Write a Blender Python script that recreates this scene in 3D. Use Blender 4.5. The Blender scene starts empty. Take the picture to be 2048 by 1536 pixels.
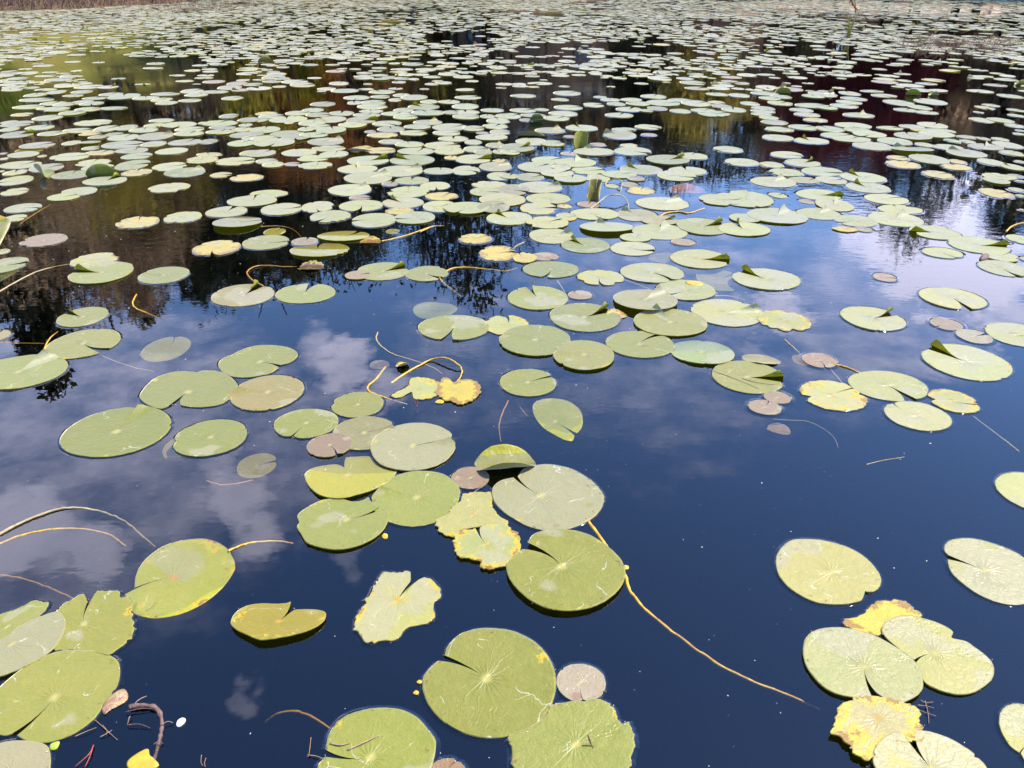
import bpy, math, random
from mathutils import Vector, noise as mnoise
import numpy as np
R = math.radians
PI = math.pi
random.seed(7)
C = bpy.context.scene.collection

# ------------------------------------------------------------------ camera
F, CX, CY, CAMH = 1540.0, 1024.0, 768.0, 1.6
PITCH = R(28.7)
cam_d = bpy.data.cameras.new('camera')
cam_d.sensor_width = 36.0
cam_d.lens = F / 2048 * 36.0
cam_d.clip_start = 0.05
cam_d.clip_end = 2000
cam = bpy.data.objects.new('camera', cam_d)
C.objects.link(cam)
cam.location = (0, 0, CAMH)
cam.rotation_euler = (R(90) - PITCH, 0, 0)
bpy.context.scene.camera = cam
cp, sp = math.cos(PITCH), math.sin(PITCH)


def ray(px, py):
    dx, dy = (px - CX) / F, (CY - py) / F
    return (dx, cp + dy * sp, -sp + dy * cp)


def unp(px, py, z=0.0):
    d = ray(px, py)
    t = (z - CAMH) / d[2]
    return (d[0] * t, d[1] * t)


def proj(x, y, z=0.0):
    zz = z - CAMH
    depth = y * cp - zz * sp
    up = y * sp + zz * cp
    return (CX + F * x / depth, CY - F * up / depth)


def mirror(px, py):
    """the direction a calm pond mirrors to the lens at this place, and how far off it mirrors"""
    d = Vector(ray(px, py))
    x, y = unp(px, py)
    d.z = -d.z
    d.normalize()
    return d, math.hypot(x, y)


# ------------------------------------------------------------------ node helpers
def mat(name):
    m = bpy.data.materials.new(name)
    m.use_nodes = True
    nt = m.node_tree
    nt.nodes.clear()
    return m, nt


class NT:
    def __init__(s, nt):
        s.nt = nt

    def n(s, typ, ins=None, **kw):
        nd = s.nt.nodes.new(typ)
        for k, v in kw.items():
            setattr(nd, k, v)
        for k, v in (ins or {}).items():
            s.set(nd.inputs[k], v)
        return nd

    def set(s, sock, v):
        if isinstance(v, bpy.types.NodeSocket):
            s.nt.links.new(v, sock)
        else:
            sock.default_value = v

    def m(s, op, a, b=0.0, c=0.0, clamp=False):
        nd = s.nt.nodes.new('ShaderNodeMath')
        nd.operation = op
        nd.use_clamp = clamp
        for i, v in enumerate((a, b, c)):
            s.set(nd.inputs[i], v)
        return nd.outputs[0]

    def v(s, op, a, b=(0, 0, 0), sc=None):
        nd = s.nt.nodes.new('ShaderNodeVectorMath')
        nd.operation = op
        s.set(nd.inputs[0], a)
        s.set(nd.inputs[1], b)
        if sc is not None:
            s.set(nd.inputs['Scale'], sc)
        return nd.outputs['Value'] if op in ('LENGTH', 'DISTANCE', 'DOT_PRODUCT') else nd.outputs[0]

    def ss(s, x, lo, hi, a=0.0, b=1.0):
        nd = s.nt.nodes.new('ShaderNodeMapRange')
        nd.interpolation_type = 'SMOOTHSTEP'
        for i, v in enumerate((x, lo, hi, a, b)):
            s.set(nd.inputs[i], v)
        return nd.outputs[0]

    def noise(s, vec, scale, detail=3.0, rough=0.55, dist=0.0):
        nd = s.n('ShaderNodeTexNoise', {'Vector': vec, 'Scale': scale, 'Detail': detail, 'Roughness': rough, 'Distortion': dist})
        return nd.outputs['Fac']

    def mix(s, fac, a, b):
        nd = s.nt.nodes.new('ShaderNodeMix')
        nd.data_type = 'RGBA'
        s.set(nd.inputs[0], fac)
        for sock, v in ((nd.inputs[6], a), (nd.inputs[7], b)):
            if isinstance(v, tuple) and len(v) == 3:
                v = (*v, 1)
            s.set(sock, v)
        return nd.outputs[2]

    def attr(s, name, out='Fac'):
        return s.n('ShaderNodeAttribute', attribute_name=name).outputs[out]


# ------------------------------------------------------------------ world: sky with clouds
SUN_AZ, SUN_EL = R(62), R(58)
w = bpy.data.worlds.new('World')
bpy.context.scene.world = w
w.use_nodes = True
wn = NT(w.node_tree)
w.node_tree.nodes.clear()
sky = wn.n('ShaderNodeTexSky', sky_type='NISHITA', sun_disc=False, sun_elevation=SUN_EL, sun_rotation=SUN_AZ)
sky.air_density = 1.0
sky.dust_density = 0.1
sky.ozone_density = 3.0
dirn = wn.n('ShaderNodeTexCoord').outputs['Generated']
sep = wn.n('ShaderNodeSeparateXYZ', {0: dirn})
zc = wn.m('MAXIMUM', sep.outputs[2], 0.03)
plane = wn.n('ShaderNodeCombineXYZ', {0: wn.m('DIVIDE', sep.outputs[0], zc), 1: wn.m('DIVIDE', sep.outputs[1], zc), 2: 0.0}).outputs[0]
warp = wn.n('ShaderNodeTexNoise', {'Vector': plane, 'Scale': 5.0, 'Detail': 6.0, 'Roughness': 0.62})
wv = wn.v('SCALE', wn.v('SUBTRACT', warp.outputs['Color'], (0.5, 0.5, 0.5)), sc=0.13)
wdir = wn.v('ADD', dirn, wv)
# one soft mass of cloud per row: place in the sky (as the calm water mirrors it), angular size, density
CLOUDS = [(180, 930, .28, .60), (520, 900, .17, .56), (1750, 620, .16, .55), (1330, 640, .26, .46), (950, 720, .18, .40), (60, 1060, .075, 1.0), (160, 1080, .05, 1.0), (480, 1000, .06, 1.0), (520, 1080, .045, 1.0), (440, 920, .05, .8), (560, 940, .05, .7), (300, 860, .12, .62), (120, 930, .11, .62),
          (40, 850, .09, .6), (480, 820, .08, .6), (690, 740, .05, .9), (760, 780, .045, .8), (640, 700, .04, .6), (330, 700, .05, .5), (860, 880, .035, .6), (700, 1110, .03, .55), (1560, 630, .04, .95), (1480, 600, .03, .6),
          (1500, 700, .03, .6), (1800, 490, .05, 1.7), (1880, 530, .06, 1.9), (1960, 560, .055, 1.8), (1720, 470, .035, 1.0), (1900, 430, .05, 1.3), (1290, 480, .04, .6), (2000, 640, .045, .85), (1850, 740, .035, .6),
          (1260, 790, .035, .45), (1540, 830, .02, .35), (490, 1400, .022, .55), (540, 1370, .016, .45)]
acc = 0.0
for px, py, rad, wt in CLOUDS:
    d, _ = mirror(px, py)
    dist = wn.v('DISTANCE', wdir, tuple(d))
    acc = wn.m('MAXIMUM', wn.ss(dist, rad * 1.25, rad * 0.35, 0.0, wt), acc)
fine = wn.noise(plane, 6.5, 8.0, 0.62)
dens = wn.m('MULTIPLY_ADD', wn.m('SUBTRACT', fine, 0.50), 1.1, acc)
dens = wn.ss(dens, 0.20, 1.12)
gen = wn.ss(wn.noise(plane, 1.1, 6.0, 0.6), 0.56, 0.78, 0.0, 0.35)
behind = wn.ss(sep.outputs[1], 0.25, -0.3)
dens = wn.m('MAXIMUM', dens, wn.m('MULTIPLY', gen, behind))
CLOUD_COL = (11.2, 11.1, 14.6)
blue = wn.v('MULTIPLY', sky.outputs[0], (1.0, 1.15, 1.45))
skyc = wn.mix(wn.m('MULTIPLY', dens, 0.9), blue, CLOUD_COL)
bg = wn.n('ShaderNodeBackground', {'Color': skyc, 'Strength': 0.15})
wo = wn.n('ShaderNodeOutputWorld', {'Surface': bg.outputs[0]})

sun_d = bpy.data.lights.new('sun', 'SUN')
sun_d.energy = 4.9
sun_d.angle = R(0.5)
sun_d.color = (1, .93, .78)
sun = bpy.data.objects.new('sun', sun_d)
C.objects.link(sun)
sdir = Vector((math.sin(SUN_AZ) * math.cos(SUN_EL), math.cos(SUN_AZ) * math.cos(SUN_EL), math.sin(SUN_EL)))
sun.rotation_euler = (-sdir).to_track_quat('-Z', 'Y').to_euler()
sun.location = sdir * 60

vs = bpy.context.scene.view_settings
vs.view_transform = 'Standard'
vs.look = 'None'
vs.exposure = 0.95
vs.gamma = 1


# ------------------------------------------------------------------ object helpers
def link_mesh(name, verts, faces, m, parent=None, attrs=None, uv=None, smooth=True):
    me = bpy.data.meshes.new(name)
    me.from_pydata(verts, [], faces)
    for an, vals in (attrs or {}).items():
        if an == 'tint':
            a = me.attributes.new(an, 'FLOAT_COLOR', 'POINT')
            a.data.foreach_set('color', np.asarray(vals, dtype=np.float32).ravel())
        else:
            a = me.attributes.new(an, 'FLOAT', 'POINT')
            a.data.foreach_set('value', np.asarray(vals, dtype=np.float32))
    if uv is not None:
        a = me.attributes.new('leafpos', 'FLOAT_VECTOR', 'POINT')
        a.data.foreach_set('vector', np.asarray(uv, dtype=np.float32).ravel())
    if smooth:
        me.polygons.foreach_set('use_smooth', [True] * len(me.polygons))
    me.materials.append(m)
    o = bpy.data.objects.new(name, me)
    C.objects.link(o)
    if parent:
        o.parent = parent
    return o


def tag(o, label=None, cat=None, group=None, kind=None):
    if label:
        o['label'] = label
    if cat:
        o['category'] = cat
    if group:
        o['group'] = group
    if kind:
        o['kind'] = kind
    return o


def empty(name, loc=(0, 0, 0), rz=0.0):
    o = bpy.data.objects.new(name, None)
    o.empty_display_size = 0.1
    C.objects.link(o)
    o.location = loc
    o.rotation_euler.z = rz
    return o


def catmull(pts, n, closed):
    P = [Vector(p) for p in pts]
    k = len(P)
    segs = k if closed else k - 1
    out = []
    for i in range(n):
        t = i / (n if closed else n - 1) * segs
        j = min(int(t), segs - 1)
        u = t - j
        if closed:
            a, b, c, d = P[(j - 1) % k], P[j % k], P[(j + 1) % k], P[(j + 2) % k]
        else:
            a, b, c, d = P[max(j - 1, 0)], P[j], P[j + 1], P[min(j + 2, k - 1)]
        out.append(0.5 * ((2 * b) + (c - a) * u + (2 * a - 5 * b + 4 * c - d) * u * u + (3 * b - a - 3 * c + d) * u ** 3))
    return out


def tube(pts, r0, r1=None, n=8, sub=6, closed_end=True, wob=0.0):
    """verts, faces of a round tube through 3-D points, tapering r0 -> r1"""
    r1 = r0 if r1 is None else r1
    P = catmull(pts, max(2, (len(pts) - 1) * sub + 1), False)
    V, Fc = [], []
    for i, p in enumerate(P):
        a, b = P[max(i - 1, 0)], P[min(i + 1, len(P) - 1)]
        t = (b - a).normalized()
        s = t.cross(Vector((0, 0, 1)))
        if s.length < 1e-4:
            s = t.cross(Vector((0, 1, 0)))
        s.normalize()
        u = s.cross(t)
        f = i / (len(P) - 1)
        rr = (r0 * (1 - f) + r1 * f) * (1 + wob * mnoise.noise(p * 90))
        for k in range(n):
            q = 2 * PI * k / n
            V.append(p + s * (rr * math.cos(q)) + u * (rr * math.sin(q)))
        if i:
            for k in range(n):
                A, B = (i - 1) * n + k, (i - 1) * n + (k + 1) % n
                Fc.append((A, B, B + n, A + n))
    Fc.append(tuple(range(n - 1, -1, -1)))
    Fc.append(tuple(range((len(P) - 1) * n, len(P) * n)))
    return [tuple(v) for v in V], Fc


# ------------------------------------------------------------------ materials
def leaf_material():
    m, nt = mat('lily_leaf')
    s = NT(nt)
    lp = s.attr('leafpos', 'Vector')
    tint = s.attr('tint', 'Color')
    rnd = s.attr('rnd')
    yel = s.attr('yel')
    wax_sheen = s.attr('wax_sheen')
    seed = s.n('ShaderNodeCombineXYZ', {0: s.m('MULTIPLY', rnd, 37.0), 1: s.m('MULTIPLY', rnd, 91.0), 2: s.m('MULTIPLY', rnd, 13.0)}).outputs[0]
    pos = s.v('ADD', lp, seed)
    sx = s.n('ShaderNodeSeparateXYZ', {0: lp})
    rho = s.v('LENGTH', lp)
    th = s.m('ARCTAN2', sx.outputs[1], sx.outputs[0])
    n1 = s.noise(pos, 1.7, 4.0, 0.6)
    n2 = s.noise(pos, 6.0, 4.0, 0.6)
    n3 = s.noise(pos, 26.0, 3.0, 0.7)
    # blotchy leaf colour
    col = s.mix(s.ss(n1, 0.35, 0.7, 0.0, 0.5), tint, s.mix(1.0, tint, s.v('MULTIPLY', tint, (0.80, 0.92, 0.80))))
    col = s.mix(s.ss(n2, 0.5, 0.75, 0.0, 0.30), col, s.v('MULTIPLY', tint, (1.30, 1.18, 1.0)))
    col = s.mix(s.ss(n3, 0.45, 0.7, 0.0, 0.22), col, s.v('MULTIPLY', tint, (0.7, 0.75, 0.6)))
    # radial ribs
    rib = s.m('ABSOLUTE', s.m('SINE', s.m('MULTIPLY_ADD', s.m('SUBTRACT', n1, 0.5), 5.0, s.m('MULTIPLY', th, s.m('ADD', 5.0, s.m('FLOOR', s.m('MULTIPLY', rnd, 4.0)))))))
    ribm = s.m('MULTIPLY', s.ss(rib, 0.22, 0.0), s.ss(rho, 0.85, 0.08))
    col = s.mix(s.m('MULTIPLY', ribm, 0.10), col, s.v('MULTIPLY', tint, (1.35, 1.3, 1.25)))
    ph2 = s.m('MULTIPLY_ADD', s.m('SUBTRACT', n1, 0.5), 13.0, s.m('MULTIPLY', th, 13.0))
    rib2 = s.m('MULTIPLY', s.ss(s.m('ABSOLUTE', s.m('SINE', ph2)), 0.16, 0.0), s.m('MULTIPLY', s.ss(rho, 0.30, 0.55), s.ss(rho, 1.0, 0.8)))
    col = s.mix(s.m('MULTIPLY', rib2, 0.07), col, s.v('MULTIPLY', tint, (1.35, 1.3, 1.25)))
    # dried waxy film with its sheen painted as paler colour, and drying-water lines
    wz = s.ss(s.m('ADD', s.noise(pos, 0.75, 2.0, 0.5), s.m('MULTIPLY', wax_sheen, 0.30)), 0.60, 0.64)
    col = s.mix(s.m('MULTIPLY', wz, 0.55), col, (0.315, 0.285, 0.175))
    vor = s.n('ShaderNodeTexVoronoi', {'Vector': s.v('ADD', pos, s.v('SCALE', s.n('ShaderNodeTexNoise', {'Vector': pos, 'Scale': 3.0, 'Detail': 4.0}).outputs['Color'], sc=0.42)), 'Scale': 0.85}, feature='DISTANCE_TO_EDGE')
    crk = s.m('MULTIPLY', s.ss(vor.outputs['Distance'], 0.010, 0.002), s.ss(s.noise(pos, 2.2, 2.0), 0.53, 0.62))
    col = s.mix(s.m('MULTIPLY', crk, 0.42), col, (0.68, 0.68, 0.60))
    # specks
    spk = s.ss(s.noise(pos, 46.0, 2.0, 0.6), 0.735, 0.775)
    col = s.mix(s.m('MULTIPLY', spk, 0.8), col, (0.72, 0.72, 0.66))
    spd = s.ss(s.noise(s.v('ADD', pos, (5.3, 1.7, 0)), 38.0, 2.0, 0.6), 0.745, 0.78)
    col = s.mix(s.m('MULTIPLY', spd, 0.75), col, (0.05, 0.04, 0.02))
    # hub where the stalk joins
    hub = s.ss(s.m('MULTIPLY_ADD', s.m('SUBTRACT', n2, 0.5), 0.10, rho), 0.13, 0.02)
    col = s.mix(s.m('MULTIPLY', hub, 0.8), col, s.mix(s.m('GREATER_THAN', yel, 0.2), (0.42, 0.36, 0.10), (0.52, 0.24, 0.01)))
    # decay from the margin inwards
    dn = s.m('MULTIPLY_ADD', s.m('SUBTRACT', s.noise(pos, 2.0, 6.0, 0.70), 0.5), 2.3, rho)
    ylw = s.ss(dn, s.m('SUBTRACT', 1.30, s.m('MULTIPLY', yel, 0.80)), s.m('SUBTRACT', 1.40, s.m('MULTIPLY', yel, 0.80)))
    col = s.mix(s.m('MULTIPLY', ylw, 0.9), col, s.mix(s.ss(n2, 0.35, 0.6), (0.52, 0.32, 0.006), (0.38, 0.34, 0.02)))
    brn = s.ss(dn, s.m('SUBTRACT', 1.39, s.m('MULTIPLY', yel, 0.62)), s.m('SUBTRACT', 1.50, s.m('MULTIPLY', yel, 0.62)))
    col = s.mix(s.m('MULTIPLY', brn, 0.8), col, s.mix(n3, (0.36, 0.13, 0.012), (0.09, 0.045, 0.02)))
    # chewed brown spots near the margin
    spot = s.m('MULTIPLY', s.ss(s.noise(pos, 8.0, 4.0, 0.65), 0.60, 0.66), s.ss(rho, 0.74, 0.97))
    col = s.mix(s.m('MULTIPLY', spot, 0.8), col, (0.12, 0.06, 0.02))
    # thin margin
    rim = s.ss(rho, 0.955, 1.0)
    col = s.mix(s.m('MULTIPLY', rim, s.ss(n2, 0.3, 0.6, 0.05, 0.5)), col, (0.30, 0.25, 0.04))
    # underside
    back = s.n('ShaderNodeNewGeometry').outputs['Backfacing']
    ucol = s.mix(s.ss(n2, 0.3, 0.7), (0.17, 0.185, 0.010), (0.29, 0.26, 0.012))
    col = s.mix(back, col, ucol)
    plt = s.m('MULTIPLY', s.m('SINE', s.m('MULTIPLY_ADD', n2, 6.0, s.m('MULTIPLY', th, 19.0))), s.m('MULTIPLY', s.ss(rho, 0.42, 0.05), s.ss(rho, 0.0, 0.08)))
    hgt = s.m('ADD', s.m('ADD', s.m('MULTIPLY_ADD', rib2, 0.22, s.m('MULTIPLY', ribm, 0.5)), s.m('MULTIPLY', plt, 0.26)), s.m('ADD', s.m('MULTIPLY', n2, 1.0), s.m('MULTIPLY', n3, 0.28)))
    bump = s.n('ShaderNodeBump', {'Height': hgt, 'Strength': 0.30, 'Distance': 0.012})
    wetp = s.ss(s.noise(s.v('ADD', pos, (7.7, 2.1, 0)), 1.6, 4.0, 0.6), 0.58, 0.63)
    rough = s.m('ADD', s.ss(n2, 0.3, 0.7, 0.36, 0.54), s.m('MULTIPLY', wz, -0.06))
    rough = s.m('SUBTRACT', rough, s.m('MULTIPLY', wetp, 0.20))
    rough = s.m('SUBTRACT', rough, s.ss(rho, 0.45, 0.05, 0.0, 0.10))
    bs = s.n('ShaderNodeBsdfPrincipled', {'Base Color': col, 'Roughness': rough, 'Normal': bump.outputs[0], 'IOR': 1.45})
    s.set(bs.inputs['Sheen Weight'], s.m('MULTIPLY', s.m('SUBTRACT', 1.0, back), 1.0))
    bs.inputs['Specular IOR Level'].default_value = 0.34
    bs.inputs['Sheen Roughness'].default_value = 0.42
    bs.inputs['Sheen Tint'].default_value = (1.0, 0.90, 0.66, 1)
    tr = s.n('ShaderNodeBsdfTranslucent', {'Color': s.v('MULTIPLY', col, (1.0, 1.15, 0.45))})
    mx = s.n('ShaderNodeMixShader', {0: 0.16, 1: bs.outputs[0], 2: tr.outputs[0]})
    s.n('ShaderNodeOutputMaterial', {'Surface': mx.outputs[0]})
    return m


def simple(name, c0, c1, scale=20.0, rough=0.6, bump=0.2, spec=0.5, dist=0.01, transl=0.0, coords='Object'):
    m, nt = mat(name)
    s = NT(nt)
    pos = s.n('ShaderNodeTexCoord').outputs[coords]
    n1 = s.noise(pos, scale, 5.0, 0.6)
    col = s.mix(s.ss(n1, 0.3, 0.7), c0, c1)
    bm = s.n('ShaderNodeBump', {'Height': n1, 'Strength': bump, 'Distance': dist})
    bs = s.n('ShaderNodeBsdfPrincipled', {'Base Color': col, 'Roughness': rough, 'Normal': bm.outputs[0]})
    bs.inputs['Specular IOR Level'].default_value = spec
    out = bs.outputs[0]
    if transl:
        tr = s.n('ShaderNodeBsdfTranslucent', {'Color': col})
        out = s.n('ShaderNodeMixShader', {0: transl, 1: out, 2: tr.outputs[0]}).outputs[0]
    s.n('ShaderNodeOutputMaterial', {'Surface': out})
    return m


def water_material():
    m, nt = mat('pond_water')
    s = NT(nt)
    pos = s.n('ShaderNodeTexCoord').outputs['Object']
    a = s.noise(s.v('MULTIPLY', pos, (1.0, 1.7, 1.0)), 7.5, 2.0, 0.5)
    b = s.noise(s.v('MULTIPLY', pos, (1.0, 2.0, 1.0)), 21.0, 2.0, 0.5)
    ruf = s.ss(s.noise(pos, 0.55, 2.0, 0.5), 0.40, 0.64, 0.12, 1.0)
    sy = s.n('ShaderNodeSeparateXYZ', {0: pos}).outputs[1]
    near = s.ss(sy, 3.2, 7.0, 0.25, 1.0)
    h = s.m('MULTIPLY', s.m('MULTIPLY', s.m('ADD', s.m('MULTIPLY', a, 1.0), s.m('MULTIPLY', b, 0.28)), ruf), near)
    bump = s.n('ShaderNodeBump', {'Height': h, 'Strength': 1.0, 'Distance': 0.0013})
    fr = s.n('ShaderNodeFresnel', {'IOR': 1.62, 'Normal': bump.outputs[0]})
    gl = s.n('ShaderNodeBsdfGlossy', {'Color': (1, 1, 1, 1), 'Roughness': 0.0, 'Normal': bump.outputs[0]})
    tr = s.n('ShaderNodeBsdfTransparent', {'Color': (0.93, 0.96, 0.95, 1)})
    mx = s.n('ShaderNodeMixShader', {0: fr.outputs[0], 1: tr.outputs[0], 2: gl.outputs[0]})
    vol = s.n('ShaderNodeVolumeAbsorption', {'Color': (0.62, 0.55, 0.30, 1), 'Density': 10.0})
    s.n('ShaderNodeOutputMaterial', {'Surface': mx.outputs[0], 'Volume': vol.outputs[0]})
    # the little raised lip of water round every pad: same water, no volume of its own
    m2, nt2 = mat('water_lip')
    s = NT(nt2)
    fr = s.n('ShaderNodeFresnel', {'IOR': 1.62})
    gl = s.n('ShaderNodeBsdfGlossy', {'Color': (1, 1, 1, 1), 'Roughness': 0.02})
    tr = s.n('ShaderNodeBsdfTransparent', {'Color': (0.93, 0.96, 0.95, 1)})
    mx = s.n('ShaderNodeMixShader', {0: fr.outputs[0], 1: tr.outputs[0], 2: gl.outputs[0]})
    s.n('ShaderNodeOutputMaterial', {'Surface': mx.outputs[0]})
    return m, m2


LEAF = leaf_material()
WATER, LIP = water_material()
STEM = simple('lily_stem', (0.30, 0.20, 0.015), (0.36, 0.12, 0.01), 45, 0.4, 0.3)
STEM_Y = simple('yellow_stem', (0.60, 0.40, 0.02), (0.46, 0.20, 0.012), 60, 0.4, 0.3)
STEM_P = simple('pale_stem', (0.42, 0.33, 0.16), (0.30, 0.20, 0.10), 60, 0.5, 0.3)
TWIG = simple('wet_bark', (0.09, 0.045, 0.035), (0.16, 0.09, 0.07), 90, 0.6, 0.6)
NEEDLE = simple('dry_needle', (0.36, 0.26, 0.16), (0.20, 0.10, 0.05), 40, 0.6, 0.1)
RNEEDLE = simple('red_needle', (0.42, 0.06, 0.02), (0.30, 0.05, 0.02), 40, 0.5, 0.1)
DEAD = simple('dead_leaf', (0.36, 0.20, 0.12), (0.13, 0.06, 0.045), 30, 0.35, 0.6)
PETAL = simple('petal', (0.75, 0.75, 0.72), (0.6, 0.6, 0.62), 60, 0.4, 0.2)
SPECK = simple('speck', (0.6, 0.6, 0.52), (0.45, 0.42, 0.3), 60, 0.6, 0.2)

# ------------------------------------------------------------------ lily pads
KINDS = {  # leaf colour, decay, waxy sheen, roughness of the outline
    'g': ((.205, .194, .028), .14, .0, .008),
    'p': ((.318, .284, .088), .14, .25, .012),
    'f': ((.225, .180, .055), .12, .2, .008),
    'b': ((.250, .150, .080), .10, .1, .012),
    'y': ((.330, .300, .075), .52, .3, .045),
    'Y': ((.430, .300, .018), .95, .1, .058),
    'o': ((.275, .245, .016), .20, .0, .006),
    'j': ((.285, .265, .008), .50, .0, .006),
    'c': ((.195, .235, .058), .05, .3, .006),
    'q': ((.300, .205, .008), .42, .0, .006),
}
RINGS = (0.05, 0.14, 0.28, 0.45, 0.62, 0.78, 0.90, 0.97, 1.0)
ALLPADS = []          # dicts


def fit_ellipse(x0, y0, x1, y1):
    """the flat ellipse on the water that fills this box"""
    w_, h_ = x1 - x0, y1 - y0
    tx, ty = (x0 + x1) / 2, (y0 + y1) / 2
    c = list(unp(tx, ty))
    l, r_ = unp(x0, ty), unp(x1, ty)
    a = (r_[0] - l[0]) / 2
    b = (unp(tx, y0)[1] - unp(tx, y1)[1]) / 2
    amin, amax = 0.78, (1.30 if ty > 350 else 1.55)
    for _ in range(6):
        P = [proj(c[0] + a * math.cos(k * PI / 24), c[1] + b * math.sin(k * PI / 24)) for k in range(48)]
        xs, ys = [p[0] for p in P], [p[1] for p in P]
        W, H = max(xs) - min(xs), max(ys) - min(ys)
        a *= w_ / W
        b *= h_ / H
        b = min(max(b, a * amin), a * amax)
        mx_, my_ = (max(xs) + min(xs)) / 2, (max(ys) + min(ys)) / 2
        u0, u1 = unp(tx, ty), unp(mx_, my_)
        c[0] += (u0[0] - u1[0]) * 0.9
        c[1] += (u0[1] - u1[1]) * 0.9
    return c, a, b


def pad_from_box(x0, y0, x1, y1, notch, fl):
    c, a, b = fit_ellipse(x0, y0, x1, y1)
    ALLPADS.append(dict(c=c, a=a, b=b, notch=notch, fl=fl, box=(x0, y0, x1, y1), poly=None, area=(x1 - x0) * (y1 - y0), zoff0=('D' in fl or 'S' in fl or 'U' in fl)))


def pad_from_poly(pts, cpx, fl, label, open_=True, z=0.0):
    P = [unp(px, py) for px, py in pts]
    xs, ys = [p[0] for p in pts], [p[1] for p in pts]
    c = list(unp(*cpx))
    if sum(P[i][0] * P[(i + 1) % len(P)][1] - P[(i + 1) % len(P)][0] * P[i][1] for i in range(len(P))) < 0:
        P = P[::-1]
    a = (max(p[0] for p in P) - min(p[0] for p in P)) / 2
    b = (max(p[1] for p in P) - min(p[1] for p in P)) / 2
    ALLPADS.append(dict(c=c, a=a, b=b, notch=None, fl=fl, box=(min(xs), min(ys), max(xs), max(ys)), poly=P, open=open_, label=label,
                        area=(max(xs) - min(xs)) * (max(ys) - min(ys)) + 1e6, zoff0=False))


def section(ox, oy, s, text, default):
    """rows: x0,y0,x1,y1 [notch clock angle] [flags] in an enlarged view with origin ox,oy and scale s"""
    for row in text.replace('\n', ' ').split(';'):
        row = row.strip()
        if not row:
            continue
        lab = None
        if '|' in row:
            row, lab = row.split('|')
            lab = lab.strip()
        tk = row.split()
        b = [float(v) for v in tk[0].split(',')]
        notch, fl = None, ''
        for t in tk[1:]:
            if t.lstrip('-').isdigit():
                notch = float(t)
            else:
                fl += t
        if not any(k in fl for k in 'gpfbyYoqjc'):
            fl += default
        if notch is None:
            notch = random.choice((random.uniform(0, 360), random.uniform(60, 120), random.uniform(0, 40)))
        pad_from_box(ox + b[0] / s, oy + b[1] / s, ox + b[2] / s, oy + b[3] / s, notch, fl)
        ALLPADS[-1]['label'] = lab


def poly(ox, oy, s, cpx, text, fl, label, open_=True):
    v = [float(t) for t in text.replace(';', ' ').replace(',', ' ').split()]
    pts = [(ox + v[i] / s, oy + v[i + 1] / s) for i in range(0, len(v), 2)]
    pad_from_poly(pts, (ox + cpx[0] / s, oy + cpx[1] / s), fl, label, open_)


# -- near pads traced round their outlines (x,y pairs in an enlarged view), from one lip of the notch round to the other
poly(0, 1000, 2.866, (990, 440), '768,498 775,440 805,370 860,310 940,255 1040,225 1150,215 1230,230 1290,265 1325,310 1348,370 1335,420 1280,500 1190,580 1090,635 980,670 880,680 800,665 755,640 732,590 712,540', 'jS', 'large olive yellow pad sunk just under the water, orange star at its middle')
poly(0, 1000, 2.866, (1605, 712), '1668,588 1640,598 1580,600 1500,598 1420,612 1360,650 1330,700 1330,735 1370,770 1430,800 1495,826 1570,820 1660,803 1750,778 1830,735 1868,690 1865,655 1820,640 1750,636 1690,640', 'qT', 'olive-orange leaf floating tilted with its near edge lifted, alone in open water')
poly(0, 1000, 2.866, (480, 715), '505,590 478,543 420,570 370,600 330,640 300,720 280,800 310,862 420,862 540,880 630,893 690,850 745,800 775,745 765,690 755,640 760,600 730,570 690,565 685,530 620,530 568,525 535,562 520,592', 'gr', 'light green pad with chewed brown edges, touching the large sunken olive pad')
poly(0, 1000, 2.866, (70, 835), '45,790 100,740 200,690 330,648 375,690 378,740 350,810 290,880 200,940 100,990 0,1025 -80,1030 -160,980 -150,900 -60,840', 'gw', 'shiny light green pad at the left edge, wedged between three overlapping pads', False)
poly(0, 1000, 2.866, (40, 735), '275,605 250,590 200,580 150,605 100,630 40,650 0,668 -80,720 -100,800 -60,850 45,800 150,740 220,680', 'gr', 'yellow-green pad with a scalloped brown upper edge, against the left edge', False)
poly(0, 1000, 2.866, (312, 1140), '100,1358 180,1395 280,1395 370,1370 450,1330 540,1260 590,1190 640,1120 648,1100 665,1085 685,1040 690,970 670,920 620,890 540,868 440,865 350,870 250,905 150,960 60,1030 0,1085 -60,1160 -80,1250 -50,1330 20,1358 75,1345', 'g', 'largest smooth green pad at the lower left, brown dead leaf at its rim')
poly(0, 1000, 2.866, (70, 1560), '0,1400 100,1385 200,1390 265,1410 290,1450 292,1536 270,1650 150,1720 0,1720 -100,1650 -150,1540 -100,1440', 'fw', 'dull green pad cut off by the bottom left corner', False)
poly(500, 800, 2.0875, (408, 312), '400,232 440,230 500,230 530,260 575,285 612,300 580,345 520,380 450,405 380,422 300,410 250,370 228,320 250,290 300,272 360,265 402,285', 'oH', 'olive pad half awash with a water line across it and a yellow middle')
poly(500, 800, 2.0875, (405, 505), '540,452 505,430 495,412 470,425 430,430 370,418 300,425 240,455 200,490 207,520 198,540 215,570 240,605 300,625 370,633 440,620 510,590 560,545 580,500 577,470 560,458', 'g', 'light green pad with a notched upper edge, in front of the half-awash olive pad')
poly(500, 800, 2.0875, (935, 485), '880,430 890,400 940,392 1005,393 1010,440 1030,480 1082,520 1060,540 960,535 880,550 850,580 800,560 775,515 830,480 850,450', 'y', 'blotchy yellow ragged pad squeezed between two big round pads', False)
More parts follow.
